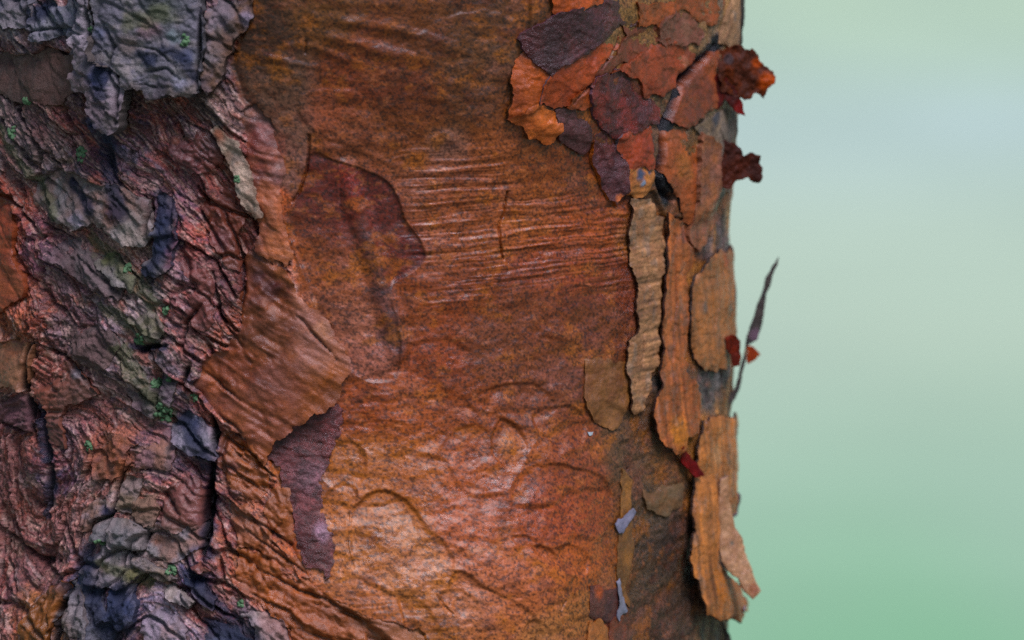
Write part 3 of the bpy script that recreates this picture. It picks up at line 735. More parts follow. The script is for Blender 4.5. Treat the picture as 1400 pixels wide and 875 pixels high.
tree = empty('pine_tree')
tag(tree, 'thick pine trunk with grey crusted bark beside smooth orange peeling bark', 'tree')
def P_(name, poly, mat, c1, c2, **k): return plate(name, poly, mat, c1, c2, parent=tree, **k)

# --- thin shed layers on the smooth side
P_('bark_flake', [(463, 553), (467, 590), (456, 612), (446, 640), (440, 662), (438, 700), (453, 724), (454, 752), (443, 788), (424, 772), (408, 745), (402, 700), (386, 655), (366, 628), (370, 600), (400, 575), (430, 556)],
   M_PURPLE, (108, 62, 66), (76, 40, 44), lift=2.2, speck=0.8, rough=1.3, amp=.15, pm=.05, spots=[(440, 722, 14, (146, 118, 138)), (425, 650, 24, (122, 88, 100)), (430, 755, 16, (70, 34, 38))], ribs=(20, 6, .9), label='dark mauve layer laid bare under the orange lip')  # pale spots and strong speck paint sheen and sparkle into the colour
P_('bark_flake', [(796, 463), (854, 463), (856, 553), (840, 586), (831, 588), (803, 566), (793, 543)], M_PLATE, (140, 98, 62), (120, 80, 52), lift=3.0, tuck=100, tdep=2.5, pm=.2, detail=.8, rough=.6, carve=False, label='blunt tongue of tan bark')
P_('bark_flake', [(783, 797), (800, 796), (808, 803), (832, 801), (836, 822), (832, 850), (808, 846), (781, 838)], M_PURPLE, (96, 58, 52), (78, 48, 50), lift=2.0, spots=[(797, 806, 12, (160, 82, 48))], label='small red-brown square of bark')
P_('bark_flake', [(783, 846), (800, 842), (816, 860), (818, 900), (776, 900)], M_PLATE, (168, 112, 70), (150, 96, 60), lift=2.5)
P_('bark_flake', [(818, 852), (838, 838), (850, 842), (852, 900), (818, 900)], M_PURPLE, (120, 66, 48), (92, 60, 50), lift=1.6)
P_('bark_flake', [(846, 640), (862, 655), (860, 700), (862, 760), (850, 800), (856, 830), (840, 826), (834, 780), (838, 730), (842, 690)], M_PLATE, (140, 98, 58), (118, 84, 54), lift=1.8)
P_('bark_flake', [(885, 650), (918, 640), (930, 660), (926, 690), (905, 706), (884, 696), (878, 672)], M_PLATE, (118, 96, 72), (130, 92, 60), lift=4, tuck=90, tdep=4, pm=.45, detail=.8, rough=.8, carve=False)
P_('pale_chip', [(858, 694), (862, 700), (852, 712), (843, 728), (837, 728), (831, 716), (836, 708)], M_CHIP, (150, 148, 176), (126, 128, 156), lift=3.5, th=1.5, curl=(-30, 5, 1), speck=0.08, sp=1.6, label='pale bluish chip above the others')  # bluish white paints reflected sky into the chip colour
P_('pale_chip', [(832, 794), (838, 789), (842, 812), (850, 834), (842, 838), (834, 848), (830, 842), (834, 826)], M_CHIP, (118, 124, 146), (142, 144, 166), lift=3, th=1.4, speck=0.12, sp=1.6, label='long pale bluish chip')
P_('pale_chip', [(798, 590), (808, 590), (806, 594), (800, 595)], M_CHIP, (170, 185, 200), (180, 190, 200), lift=2, th=1.2, sp=1.4, amp=0.03)

# --- mosaic of plates at the upper right
MZ = dict(rough=1.1, amp=0.10, sp=2.0, grow=3.5, gain=1.12, pm=.12, carve=False, detail=.3, flare_e=5, tuck=115, tdep=2)
P_('bark_plate', [(864, 3), (965, -6), (957, 33), (943, 30), (927, 15), (899, 36), (869, 36)], M_PLATE, (139, 73, 37), (111, 62, 37), lift=3.6, **MZ)
P_('bark_plate', [(839, 38), (891, 36), (899, 55), (856, 80), (798, 101), (793, 94), (834, 74), (847, 52)], M_PLATE, (106, 51, 37), (104, 60, 44), lift=3.6, **MZ)
P_('bark_plate', [(899, 38), (913, 22), (927, 16), (941, 25), (949, 38), (943, 60), (921, 58), (899, 55)], M_PLATE, (109, 65, 55), (112, 78, 66), lift=4.0, **MZ)
P_('bark_plate', [(812, 107), (856, 82), (899, 56), (935, 58), (949, 69), (927, 110), (913, 121), (878, 134), (869, 110), (834, 96)], M_PLATE, (138, 64, 29), (109, 51, 31), lift=4.2, spots=[(930, 85, 9, (148, 91, 69))], **dict(MZ, grow=0.5))
P_('bark_plate', [(699, 69), (690, 82), (685, 107), (684, 159), (704, 152), (719, 143), (728, 102)], M_PLATE, (161, 85, 47), (144, 73, 41), lift=4.2, curl=(178, 3, 0), edge=(86, 56, 38), **MZ)
P_('bark_plate', [(732, 102), (746, 88), (773, 73), (806, 55), (836, 38), (834, 66), (801, 91), (792, 96), (790, 112), (765, 132), (761, 140), (735, 141), (721, 140), (724, 115)], M_PLATE, (149, 72, 39), (132, 61, 35), lift=4.5, edge=(100, 96, 110), **MZ)
P_('bark_plate', [(765, 133), (790, 113), (797, 120), (800, 140), (780, 147), (760, 145)], M_PLATE, (148, 76, 35), (115, 59, 34), lift=4.5, **MZ)
P_('bark_plate', [(746, 150), (768, 148), (784, 165), (795, 176), (798, 205), (787, 208), (773, 198), (757, 189), (750, 170)], M_PURPLE, (82, 50, 56), (62, 38, 44), lift=3.7, speck=.5, **MZ)
P_('bark_plate', [(684, 163), (721, 145), (746, 154), (751, 176), (744, 192), (735, 195), (713, 187), (696, 170)], M_PLATE, (173, 99, 59), (156, 84, 49), lift=4.5, curl=(108, 3, 1), edge=(108, 65, 45), **MZ)
P_('bark_plate', [(790, 137), (795, 104), (831, 93), (856, 102), (872, 132), (905, 129), (899, 162), (889, 170), (856, 181), (836, 189), (817, 178), (801, 162)], M_PURPLE, (104, 40, 36), (66, 32, 36), lift=5.1, speck=.4, spots=[(830, 115, 24, (74, 46, 50))], edge=(110, 84, 100), **dict(MZ, grow=0.5))
P_('bark_plate', [(729, -10), (732, 16), (743, 21), (762, 10), (801, 3), (820, -10)], M_PLATE, (169, 87, 44), (148, 75, 38), lift=4.8, edge=(108, 65, 41), **MZ)
P_('bark_plate', [(692, 52), (702, 41), (732, 22), (749, 18), (771, 11), (809, -8), (858, -8), (864, 33), (856, 36), (838, 34), (803, 55), (773, 71), (743, 88), (732, 99), (718, 88), (699, 66)], M_PURPLE, (58, 32, 40), (74, 38, 42), lift=5.3, speck=.5, edge=(96, 66, 80), label='dark purple plate at the top of the mosaic', **MZ)
P_('bark_plate', [(905, 176), (938, 176), (952, 198), (952, 292), (932, 302), (915, 262), (897, 228)], M_PLATE, (149, 82, 51), (134, 76, 47), edge=(22, 20, 26), lift=4.0, spots=[(925, 230, 26, (158, 99, 57))], **dict(MZ, grow=0.5))  # near-black edge paints the split's shade on the plate side
P_('bark_plate', [(836, 189), (856, 181), (889, 171), (888, 203), (889, 226), (850, 231), (845, 214)], M_PLATE, (149, 68, 39), (138, 63, 38), lift=4.8, edge=(110, 100, 110), **dict(MZ, grow=0.5))
P_('bark_plate', [(850, 228), (889, 226), (886, 262), (866, 272), (851, 264)], M_PLATE, (173, 117, 74), (158, 97, 61), lift=4.5, spots=[(867, 238, 9, (70, 82, 116)), (880, 233, 6, (78, 88, 112)), (870, 250, 6, (130, 150, 180))], **dict(MZ, grow=0.5))
P_('bark_plate', [(806, 187), (823, 181), (845, 208), (849, 226), (851, 262), (842, 279), (832, 270), (820, 245), (808, 212)], M_PURPLE, (76, 44, 52), (88, 46, 48), lift=5.1, speck=.45, spots=[(842, 272, 7, (188, 109, 69))], edge=(173, 100, 59), label='purple tongue hanging below the mosaic', **MZ)
P_('bark_plate', [(957, 66), (971, 74), (979, 110), (980, 146), (971, 137), (938, 170), (912, 168), (915, 143), (928, 110)], M_PLATE, (129, 66, 42), (106, 57, 45), edge=(22, 20, 26), lift=4.5, **dict(MZ, grow=0.5))  # edge colour carries painted shade of the split
P_('bark_plate', [(938, 175), (965, 150), (985, 150), (985, 260), (955, 280), (952, 200)], M_CRUST, (96, 90, 78), (112, 100, 78), lift=3.6, ribs=(88, 9, 1.6), spots=[(955, 160, 16, (58, 60, 62))])
# --- strips down the right side, side shadow painted in as dark edge colour
RB = dict(gain=1.12, amp=0.10, sp=1.9, rough=.9, flare_e=6)
P_('bark_strip', [(858, 271), (888, 270), (897, 295), (906, 298), (907, 370), (900, 430), (899, 490), (890, 533), (880, 556), (866, 567), (856, 560), (853, 510), (857, 466), (868, 455), (867, 415), (870, 397), (860, 364), (856, 322), (861, 298)],
   M_PLATE, (154, 118, 90), (138, 102, 78), lift=6, th=3.5, ribs=(-4, 7, 1.5), edge=(60, 40, 30), label='pale tan strip with fine cross wrinkles', **RB)
P_('bark_strip', [(910, 290), (930, 303), (934, 330), (940, 350), (937, 376), (940, 440), (936, 517), (946, 535), (949, 543), (943, 592), (926, 599), (924, 615), (915, 621), (908, 612), (897, 607), (889, 587), (886, 561), (900, 525), (903, 440), (908, 375)],
   M_PLATE, (156, 94, 60), (140, 88, 58), lift=9, th=3.5, curl=(90, 7, 2.5), ribs=(88, 9, 1.2), spots=[(910, 480, 14, (110, 74, 58)), (925, 420, 12, (126, 88, 70)), (930, 320, 18, (150, 74, 48)), (915, 590, 26, (180, 118, 62)), (938, 470, 14, (120, 96, 78))], edge=(56, 34, 26), label='long orange strip with a torn pointed foot', **RB)
P_('bark_plate', [(945, 180), (962, 200), (960, 250), (968, 300), (950, 345), (938, 330), (940, 290)], M_PLATE, (124, 84, 70), (138, 90, 64), lift=5, ribs=(86, 8, 1.0), **RB)
P_('bark_plate', [(955, 364), (975, 340), (992, 338), (994, 376), (1004, 384), (1004, 402), (998, 442), (993, 460), (990, 480), (984, 492), (970, 510), (955, 507), (945, 491), (942, 466), (938, 440), (943, 390)],
   M_PLATE, (154, 104, 68), (138, 98, 70), lift=7, th=4, dome=3, ribs=(80, 10, 1.2), spots=[(950, 420, 10, (110, 88, 76)), (965, 470, 14, (128, 96, 74)), (986, 403, 20, (56, 68, 78)), (980, 425, 12, (80, 92, 96)), (975, 355, 14, (160, 92, 62))], edge=(50, 40, 36), label='oval orange plate with a grey green stain', **RB)
P_('bark_strip', [(945, 600), (952, 575), (975, 568), (994, 570), (996, 640), (990, 688), (978, 721), (966, 742), (963, 769), (972, 785), (988, 804), (993, 823), (986, 846), (980, 851), (970, 845), (957, 847), (944, 839), (938, 804), (931, 785), (931, 742), (938, 726), (937, 694), (941, 661)],
   M_PLATE, (160, 106, 66), (144, 98, 64), lift=10, th=4, curl=(90, 24, 2.0), ribs=(88, 11, 1.4), spots=[(985, 600, 16, (112, 100, 88)), (980, 650, 10, (96, 88, 86)), (950, 740, 10, (150, 100, 60)), (955, 800, 34, (172, 108, 54)), (970, 700, 14, (136, 100, 74)), (960, 620, 20, (150, 112, 80))], edge=(52, 34, 24), dome=3, label='longest strip peeling loose with a wide orange foot', **RB)
P_('pale_chip', [(976, 830), (985, 827), (987, 836), (978, 839)], M_CHIP, (176, 168, 194), (160, 154, 184), lift=3, th=1.5, sp=1.3, amp=0.03)
P_('bark_flake', [(918, 612), (926, 606), (940, 632), (944, 648), (936, 652), (926, 636)], M_THIN, (150, 44, 20), (120, 36, 20), lift=8, th=1.5, curl=(70, 6, 1.5), sp=1.6, label='thin red flake beneath the orange strip')
P_('bark_ridge', [(975, -12), (990, -12), (992, 60), (975, 66), (966, 60), (970, 20)], M_CRUST, (152, 126, 94), (134, 108, 80), lift=5, ribs=(88, 8, 1.8), sp=2.4)

# --- the crusted, shingled side: the plates one can tell apart
RG = dict(mat=M_CRUST, amp=0.11, speck=.42, tuck=70, detail=.9, pm=.55)
def Q_(name, poly, c1, c2, **k):
    kw = dict(RG); kw.update(k); mat = kw.pop('mat')
    if mat is M_PLATE: kw.setdefault("gain", .86)
    if 'label' not in kw and 'carve' not in kw: kw['carve'] = False; kw['lift'] = kw['lift'] * .7
    elif kw.get('lift', 5) > 20: kw['tuck'] = None
    return plate(name, poly, mat, c1, c2, parent=tree, **kw)

GREY, DGREY, BLUE, INK = (150, 146, 146), (100, 100, 106), (60, 64, 84), (36, 40, 56)
Q_('bark_plate', [(-20, 258), (20, 266), (24, 338), (40, 381), (41, 401), (5, 430), (-20, 430)], (176, 104, 76), (150, 82, 60), mat=M_PLATE, lift=12, follow=.4, ribs=(15, 8, 1.0), detail=.15, label='smooth orange plate at the left edge above the red patch')
Q_('bark_plate', [(-20, 470), (20, 462), (48, 469), (55, 470), (45, 523), (40, 534), (25, 528), (-20, 535)], (174, 132, 108), (150, 98, 74), mat=M_PLATE, lift=11, follow=.4, rough=1.0, detail=.2, label='pale tan plate left of the long dark crack')
Q_('bark_plate', [(-20, 533), (28, 528), (45, 540), (54, 588), (38, 592), (15, 578), (-20, 572)], (104, 76, 80), (124, 92, 90), lift=7, follow=.5, rough=1.0)
Q_('bark_plate', [(60, 470), (75, 468), (88, 478), (121, 512), (138, 538), (111, 552), (96, 554), (92, 562), (98, 613), (75, 601), (68, 553), (56, 540), (54, 520)], (150, 96, 80), (128, 84, 76), mat=M_PLATE, lift=11, follow=.5, rough=1.2, spots=[(112, 508, 12, (130, 140, 160))])
Q_('bark_plate', [(5, 68), (118, 72), (116, 116), (95, 142), (40, 141), (-10, 120)], (98, 78, 70), (112, 96, 88), lift=6, follow=.5, rough=.7, blur=14, detail=.15, label='broad smooth brown plate below the grey crust')
Q_('bark_plate', [(-20, -20), (55, -20), (57, 30), (55, 44), (25, 40), (0, 26), (-20, 20)], (134, 132, 136), (96, 98, 112), lift=14, rough=2.0, spots=[(10, 6, 10, (72, 74, 66))])
Q_('bark_plate', [(58, -20), (119, -20), (119, 75), (110, 74), (106, 55), (95, 48), (85, 52), (68, 60), (53, 54), (56, 42)], (142, 144, 154), (92, 98, 116), lift=15, rough=2.0, spots=[(75, 10, 16, (44, 58, 100)), (112, 58, 7, (156, 106, 86))])
Q_('bark_plate', [(45, 240), (90, 232), (141, 253), (206, 273), (213, 323), (199, 337), (176, 337), (133, 303), (101, 316), (70, 296), (48, 274)], (134, 118, 110), (146, 146, 144), lift=10, follow=.5, tilt=(3, 8), ribs=(42, 8, 1.8), spots=[(165, 290, 20, (124, 84, 66)), (115, 300, 14, (156, 156, 170)), (185, 322, 20, (172, 166, 156))], label='grey ledge of bark with a pale ragged lower lip')
Q_('bark_ridge', [(211, 268), (226, 262), (241, 273), (247, 321), (241, 353), (221, 378), (201, 374), (200, 360), (214, 334), (214, 316)], BLUE, (120, 124, 126), lift=13, rough=1.8, follow=.5, mix=.15, spots=[(226, 300, 15, (52, 66, 96)), (222, 345, 15, (46, 60, 92))], label='upright ridge with a dark blue stain')
Q_('bark_plate', [(254, 303), (272, 316), (294, 381), (297, 439), (275, 450), (251, 440), (272, 393), (251, 356), (247, 325)], (146, 88, 82), (118, 76, 78), mat=M_PLATE, lift=8, follow=.5, rough=1.4)
Q_('bark_plate', [(45, 310), (92, 322), (140, 352), (178, 392), (170, 410), (128, 392), (96, 368), (60, 345)], (120, 108, 110), (96, 78, 80), lift=7, follow=.6, tilt=(0, 6), ribs=(42, 7, 1.6))
Q_('bark_plate', [(125, 330), (160, 345), (190, 378), (188, 400), (160, 385), (130, 352)], (122, 122, 110), (142, 142, 138), lift=8, follow=.6, tilt=(0, 6), ribs=(42, 6, 1.6), spots=[(150, 352, 10, (108, 116, 66))])
Q_('bark_plate', [(168, 418), (196, 410), (216, 426), (232, 452), (222, 462), (196, 448), (176, 440)], (112, 112, 82), (146, 140, 130), lift=8, follow=.6, rough=1.5)
Q_('bark_plate', [(90, 420), (140, 432), (172, 470), (150, 505), (118, 496), (98, 462)], (96, 80, 76), (120, 100, 96), lift=7, follow=.6, rough=1.2)
Q_('bark_plate', [(278, 250), (300, 240), (322, 270), (340, 298), (326, 320), (330, 372), (308, 358), (290, 330), (282, 292)], (126, 72, 56), (104, 54, 44), mat=M_PLATE, lift=7, follow=.5, rough=1.5, spots=[(306, 326, 16, (136, 92, 100))])
Q_('bark_plate', [(240, 170), (268, 165), (300, 178), (318, 196), (290, 232), (262, 240), (240, 214), (236, 186)], (126, 74, 68), (104, 66, 68), mat=M_PLATE, lift=7, follow=.5, rough=1.5, spots=[(245, 192, 8, (168, 96, 58))])
Q_('bark_strip', [(332, 150), (352, 140), (372, 160), (378, 195), (390, 228), (385, 250), (386, 286), (402, 353), (390, 365), (366, 354), (350, 344), (352, 300), (345, 245), (336, 200)], (172, 104, 76), (136, 74, 66), mat=M_PLATE, lift=6, follow=.5, ribs=(12, 9, 1.2), detail=.2, carve=True, spots=[(360, 175, 26, (124, 70, 70)), (348, 330, 12, (110, 76, 66)), (383, 215, 8, (190, 100, 60))])
Q_('bark_splinter', [(292, 176), (302, 170), (318, 188), (330, 196), (346, 240), (352, 265), (361, 296), (350, 300), (338, 286), (326, 268), (318, 232), (306, 204)], (196, 184, 162), (172, 150, 128), lift=11, follow=.4, ribs=(66, 5, 1.6), gain=.66, pm=.15, detail=.3, tuck=None, spots=[(305, 185, 12, (160, 110, 84))], label='pale beige splinter leaning down to the right')
Q_('bark_plate', [(262, 520), (282, 488), (312, 478), (332, 440), (326, 400), (336, 350), (352, 342), (366, 358), (388, 368), (402, 384), (418, 413), (450, 440), (478, 495), (480, 507), (467, 521), (464, 541), (446, 561), (430, 563), (418, 577), (400, 582), (376, 603), (366, 622), (362, 636), (340, 606), (300, 572)],
   (160, 96, 62), (134, 80, 62), mat=M_PLATE, lift=10, follow=.45, ribs=(32, 11, 2.2), tilt=(8, 3), blur=16, sp=2.5, spots=[(455, 500, 42, (176, 104, 54)), (372, 395, 14, (84, 46, 44)), (355, 380, 12, (72, 44, 46)), (370, 520, 30, (138, 90, 80)), (440, 450, 16, (188, 130, 88)), (360, 450, 24, (120, 72, 54))], edge=(120, 70, 44), detail=.15, tuck=20, tdep=3, flare_e=7, label='largest orange plate with a thick overhanging lip')
Q_('bark_plate', [(296, 572), (330, 590), (364, 624), (368, 660), (350, 684), (320, 668), (306, 640), (298, 610)], (164, 98, 60), (140, 84, 62), mat=M_PLATE, lift=6, follow=.5, ribs=(30, 8, 2.4), spots=[(318, 635, 12, (120, 92, 104))])
Q_('bark_plate', [(369, 640), (395, 657), (399, 700), (406, 730), (400, 740), (377, 726), (364, 700)], (170, 104, 64), (150, 92, 60), mat=M_PLATE, lift=7, follow=.5, ribs=(20, 9, 1.0))
Q_('bark_plate', [(329, 743), (358, 750), (406, 790), (425, 787), (450, 812), (500, 838), (560, 850), (600, 900), (420, 900), (390, 842), (372, 830), (332, 800)], (166, 100, 62), (146, 88, 58), mat=M_PLATE, lift=5, follow=.5, ribs=(27, 9, 2.2), sp=2.5, blur=16, spots=[(530, 862, 40, (164, 112, 86))], label='wide ribbed orange sheet along the bottom')
Q_('bark_plate', [(318, 680), (345, 690), (372, 720), (372, 741), (420, 769), (423, 783), (406, 790), (358, 750), (328, 741), (316, 710)], (176, 124, 106), (158, 94, 60), mat=M_PLATE, lift=9, follow=.5, ribs=(31, 7, 2.4), edge=(120, 72, 48))
Q_('bark_plate', [(133, 601), (143, 583), (170, 594), (194, 606), (178, 621), (185, 631), (160, 656), (140, 656), (131, 646)], (164, 104, 76), (136, 98, 96), lift=11, follow=.4, rough=1.5)
Q_('bark_plate', [(201, 596), (226, 588), (242, 606), (239, 641), (191, 640), (188, 618)], (134, 106, 108), (146, 110, 86), lift=12, follow=.4, rough=1.8)
Q_('bark_plate', [(190, 500), (226, 496), (246, 520), (236, 556), (212, 572), (186, 556), (178, 526)], (104, 102, 100), (122, 106, 116), lift=9, follow=.5, rough=2.2)
Q_('bark_plate', [(231, 581), (251, 560), (272, 571), (298, 591), (297, 629), (277, 622), (244, 609)], (146, 140, 146), (112, 104, 112), lift=14, follow=.4, rough=1.4, spots=[(262, 578, 14, (40, 54, 110)), (268, 596, 9, (50, 64, 112))], label='pale plate stained deep blue')
Q_('bark_plate', [(168, 662), (180, 644), (202, 652), (196, 672), (186, 700), (168, 698)], (134, 122, 104), (150, 140, 140), lift=8, follow=.4, rough=1.6)
Q_('bark_plate', [(188, 679), (206, 659), (222, 671), (223, 699), (218, 718), (195, 713), (187, 702)], (138, 112, 96), (112, 92, 78), lift=10, follow=.4, rough=1.4, dome=4)
Q_('bark_plate', [(238, 649), (252, 638), (272, 652), (290, 681), (287, 709), (274, 720), (250, 727), (232, 719), (228, 699)], (142, 92, 90), (120, 74, 62), lift=14, follow=.4, rough=1.4, mat=M_PLATE, dome=4)
Q_('bark_plate', [(118, 688), (145, 674), (164, 681), (162, 701), (138, 706), (127, 725), (119, 727)], (150, 142, 144), (138, 108, 90), lift=9, follow=.4, rough=1.6, spots=[(153, 696, 12, (74, 82, 124))])
Q_('bark_plate', [(207, 724), (224, 715), (250, 729), (260, 716), (287, 715), (284, 746), (250, 765), (233, 763), (209, 749)], (150, 116, 104), (152, 152, 160), lift=10, follow=.4, rough=1.8, spots=[(276, 752, 12, (52, 64, 100)), (222, 735, 12, (136, 82, 58))])
Q_('bark_ridge', [(127, 739), (148, 741), (179, 751), (238, 776), (252, 788), (233, 792), (206, 780), (180, 800), (143, 800), (118, 778)], (156, 150, 152), (134, 122, 112), lift=15, follow=.4, rough=1.6, spots=[(197, 781, 12, (128, 118, 62)), (158, 775, 9, (120, 92, 76))])
Q_('bark_ridge', [(130, 714), (139, 705), (164, 705), (188, 712), (207, 723), (206, 749), (180, 750), (157, 741), (134, 738)], (112, 112, 112), (140, 132, 128), lift=16, follow=.3, rough=1.4, dome=6, label='rounded grey knuckle of bark above the blue streak')
Q_('bark_plate', [(252, 773), (268, 762), (279, 757), (296, 776), (278, 780)], (176, 110, 84), (150, 96, 72), mat=M_PLATE, lift=13, follow=.3, curl=(-60, 6, 1.4))
Q_('bark_ridge', [(118, 770), (142, 762), (150, 800), (162, 836), (174, 864), (165, 900), (138, 880), (128, 830)], (70, 74, 92), (112, 112, 120), lift=14, follow=.4, rough=1.2, dome=4)
Q_('bark_ridge', [(100, 811), (111, 790), (126, 806), (136, 840), (140, 872), (123, 866), (108, 854)], (142, 138, 134), (112, 100, 92), lift=19, follow=.3, rough=1.4, dome=6)
Q_('bark_plate', [(158, 801), (191, 795), (202, 818), (194, 851), (176, 860), (163, 842)], (52, 58, 82), (96, 96, 106), lift=16, follow=.3, rough=1.8, dome=4, label='deep blue stained block of bark near the bottom')
Q_('bark_plate', [(204, 816), (226, 806), (251, 818), (268, 856), (272, 900), (226, 900), (201, 838)], (156, 146, 158), (134, 110, 104), lift=15, follow=.3, ribs=(60, 8, 1.8), dome=4)
Q_('bark_splinter', [(222, 800), (244, 792), (276, 818), (268, 828), (250, 818)], (176, 170, 162), (130, 116, 84), lift=22, follow=.3, ribs=(35, 5, 1.0), curl=(30, 6, 1.5))
Q_('bark_plate', [(252, 782), (276, 782), (304, 814), (300, 830), (276, 812)], (64, 68, 90), (130, 124, 132), lift=17, follow=.4, ribs=(45, 7, 1.2))
Q_('bark_splinter', [(53, 845), (60, 823), (75, 806), (96, 791), (112, 788), (101, 806), (98, 831), (80, 900), (53, 900)], (158, 102, 62), (136, 86, 56), mat=M_PLATE, lift=15, follow=.3, ribs=(100, 9, 1.8), curl=(-60, 8, 2), label='tan splinter rising from the lower edge')
Q_('bark_plate', [(286, 840), (330, 850), (358, 872), (360, 900), (280, 900), (274, 860)], INK, (72, 84, 104), lift=10, follow=.4, ribs=(18, 8, 2.0))
Q_('bark_plate', [(326, 844), (349, 824), (381, 836), (398, 874), (400, 900), (360, 900), (354, 852), (345, 838)], (172, 166, 164), (140, 140, 142), lift=15, follow=.3, rough=1.6, spots=[(342, 842, 8, (90, 92, 100))], label='grey white wing of bark at the bottom edge')
Q_('bark_plate', [(284, 50), (286, -20), (354, -20), (352, 22), (332, 45), (317, 75), (311, 103), (302, 119), (292, 129), (284, 116)], (132, 120, 122), (120, 96, 72), lift=22, rough=2.0, follow=.3, curl=(60, 6, 2), spots=[(345, 25, 12, (164, 160, 176)), (320, 62, 20, (116, 86, 62))], edge=(64, 52, 48))
Q_('bark_plate', [(141, -20), (284, -20), (283, 112), (280, 126), (266, 132), (251, 132), (239, 127), (228, 134), (214, 136), (209, 122), (186, 122), (181, 116), (171, 94), (146, 84), (142, 50)], (110, 110, 118), (140, 136, 130), lift=26, rough=2.6, detail=.3, ribs=(4, 7, 1.0), follow=.3, mix=.1, blur=16, tilt=(0, 6),
   spots=[(240, 10, 34, (72, 80, 78)), (222, 38, 17, (134, 106, 108)), (222, 78, 13, (46, 54, 84)), (270, 75, 16, (54, 66, 106)), (160, 45, 10, (80, 88, 112)), (254, 48, 11, (130, 150, 150)), (195, 60, 18, (120, 108, 96)), (262, 112, 14, (158, 166, 180))], edge=(84, 84, 92), label='thickest grey crust plate with a dark hollow under its lower edge')
Q_('bark_ridge', [(120, -20), (141, -20), (143, 50), (146, 84), (162, 88), (173, 96), (181, 118), (182, 140), (177, 173), (163, 184), (148, 174), (141, 156), (131, 127), (114, 124), (118, 75)], (136, 130, 134), (164, 160, 166), lift=24, rough=1.4, follow=.3, dome=4, curl=(90, 5, 2), spots=[(160, 107, 18, (40, 58, 116)), (156, 178, 9, (124, 104, 62))], edge=(96, 90, 92), label='grey tongue of bark with a blue stain')

# --- pieces that stand clear of the outline
def free_piece(name, poly, mat, c1, c2, depth, yaw, th=1.5, bend=None, spots=(), sp=1.7, amp=0.06, speck=.3, wav=1.5, edge=None, label=None):
    _cnt[0] += 1; seed = 200 + _cnt[0] * 3; rnd = random.Random(seed)
    a = math.radians(yaw)
    nrm = np.array([math.sin(a), -math.cos(a), 0.0]); e1 = np.array([math.cos(a), math.sin(a), 0.0]); e2 = np.array([0, 0, -1.0])
    x0, y0 = poly[0]
    r = ray(x0, y0); O = CAM + r * ((depth - CAM[1]) / r[1])
    q = []
    for x, y in poly:
        r = ray(x, y); p = CAM + r * (np.dot(O - CAM, nrm) / np.dot(r, nrm))
        q.append((float(np.dot(p - O, e1)), float(np.dot(p - O, e2))))
    p = ragged(q, amp, 2.4, rnd)
    v, f = triangulate(p, sp, rnd)
    u, w = v[:, 0], v[:, 1]
    d = np.clip(sdf(u, w, p), 0, None)
    h = wav * fbm(u / 14, w / 14, seed, 4) - 0.7 * th * np.exp(-d / 1.6) * 0.5
    if bend:
        ang, amount, pw = bend
        dx, dy = math.cos(math.radians(ang)), math.sin(math.radians(ang))
        pr = u * dx + w * dy; k = (pr - pr.min()) / (pr.max() - pr.min())
        h = h + amount * k ** pw
    base = O + u[:, None] * e1 + w[:, None] * e2
    top = (base + h[:, None] * nrm) * U; bot = (base + (h - th)[:, None] * nrm) * U
    n = fbm(u / 14, w / 14, seed + 9, 4)
    k = sst(-0.2, 0.3, n)[:, None]
    col = lin(c2) * k + lin(c1) * (1 - k)
    for sx_, sy_, sr, cc in spots:
        r = ray(sx_, sy_); pp = CAM + r * (np.dot(O - CAM, nrm) / np.dot(r, nrm))
        dd = np.hypot(u - np.dot(pp - O, e1), w - np.dot(pp - O, e2)) / sr
        m = sst(1.15, .5, dd + .3 * n)[:, None]; col = col * (1 - m) + lin(cc) * m
    col = col * (1 + speck * (0.5 - vn(u / 2.5, w / 2.5, seed)) * 2)[:, None]
    V, T3, Q, C = solid(top, bot, f, np.clip(col, .002, .9), lin(edge) if edge else col.mean(0), col.mean(0))
    T3 = T3.copy()
    o = mesh_obj(name, V, T3, C, mat, tree, Q)
    if label: o['label'] = label
    return o

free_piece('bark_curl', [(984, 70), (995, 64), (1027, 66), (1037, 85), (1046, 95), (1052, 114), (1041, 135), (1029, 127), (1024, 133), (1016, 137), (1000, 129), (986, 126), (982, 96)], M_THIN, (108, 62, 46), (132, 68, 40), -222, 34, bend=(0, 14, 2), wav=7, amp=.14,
   spots=[(1042, 112, 16, (240, 124, 22)), (1032, 86, 9, (220, 112, 26)), (995, 80, 10, (104, 84, 88))], label='upper rust red curl with a glowing orange rim')  # orange rim spots paint the backlit glow into the colour
free_piece('bark_curl', [(972, 108), (987, 100), (1010, 120), (1017, 158), (1008, 156), (998, 146), (990, 134), (980, 150), (976, 128)], M_THIN, (120, 40, 22), (88, 36, 28), -226, 30, wav=3, bend=(90, 5, 2), amp=.08, spots=[(1010, 150, 12, (160, 50, 20))], label='dark red tatter under the upper curl')
free_piece('bark_curl', [(972, 193), (1003, 195), (1014, 213), (1024, 208), (1035, 213), (1037, 229), (1032, 250), (1024, 247), (1019, 242), (1006, 247), (995, 258), (980, 252), (974, 224)], M_THIN, (108, 54, 38), (88, 48, 38), -222, 32, bend=(0, 12, 2), wav=6, amp=.08, label='lower rust red curl with a knobbed end')
free_piece('bark_splinter', [(994, 546), (1005, 531), (1010, 515), (1014, 496), (1020, 466), (1028, 441), (1038, 411), (1047, 380), (1056, 364), (1065, 351), (1059, 370), (1048, 401), (1043, 441), (1036, 464), (1024, 471), (1020, 491), (1014, 520), (1011, 533), (1000, 554)], M_CRUST, (72, 66, 64), (52, 50, 50), -70, 12, th=2.0, wav=1.0, amp=.03, sp=1.5, spots=[(1033, 458, 11, (112, 92, 110)), (1022, 480, 7, (150, 110, 80))], label='long dark needle of bark standing clear of the outline')
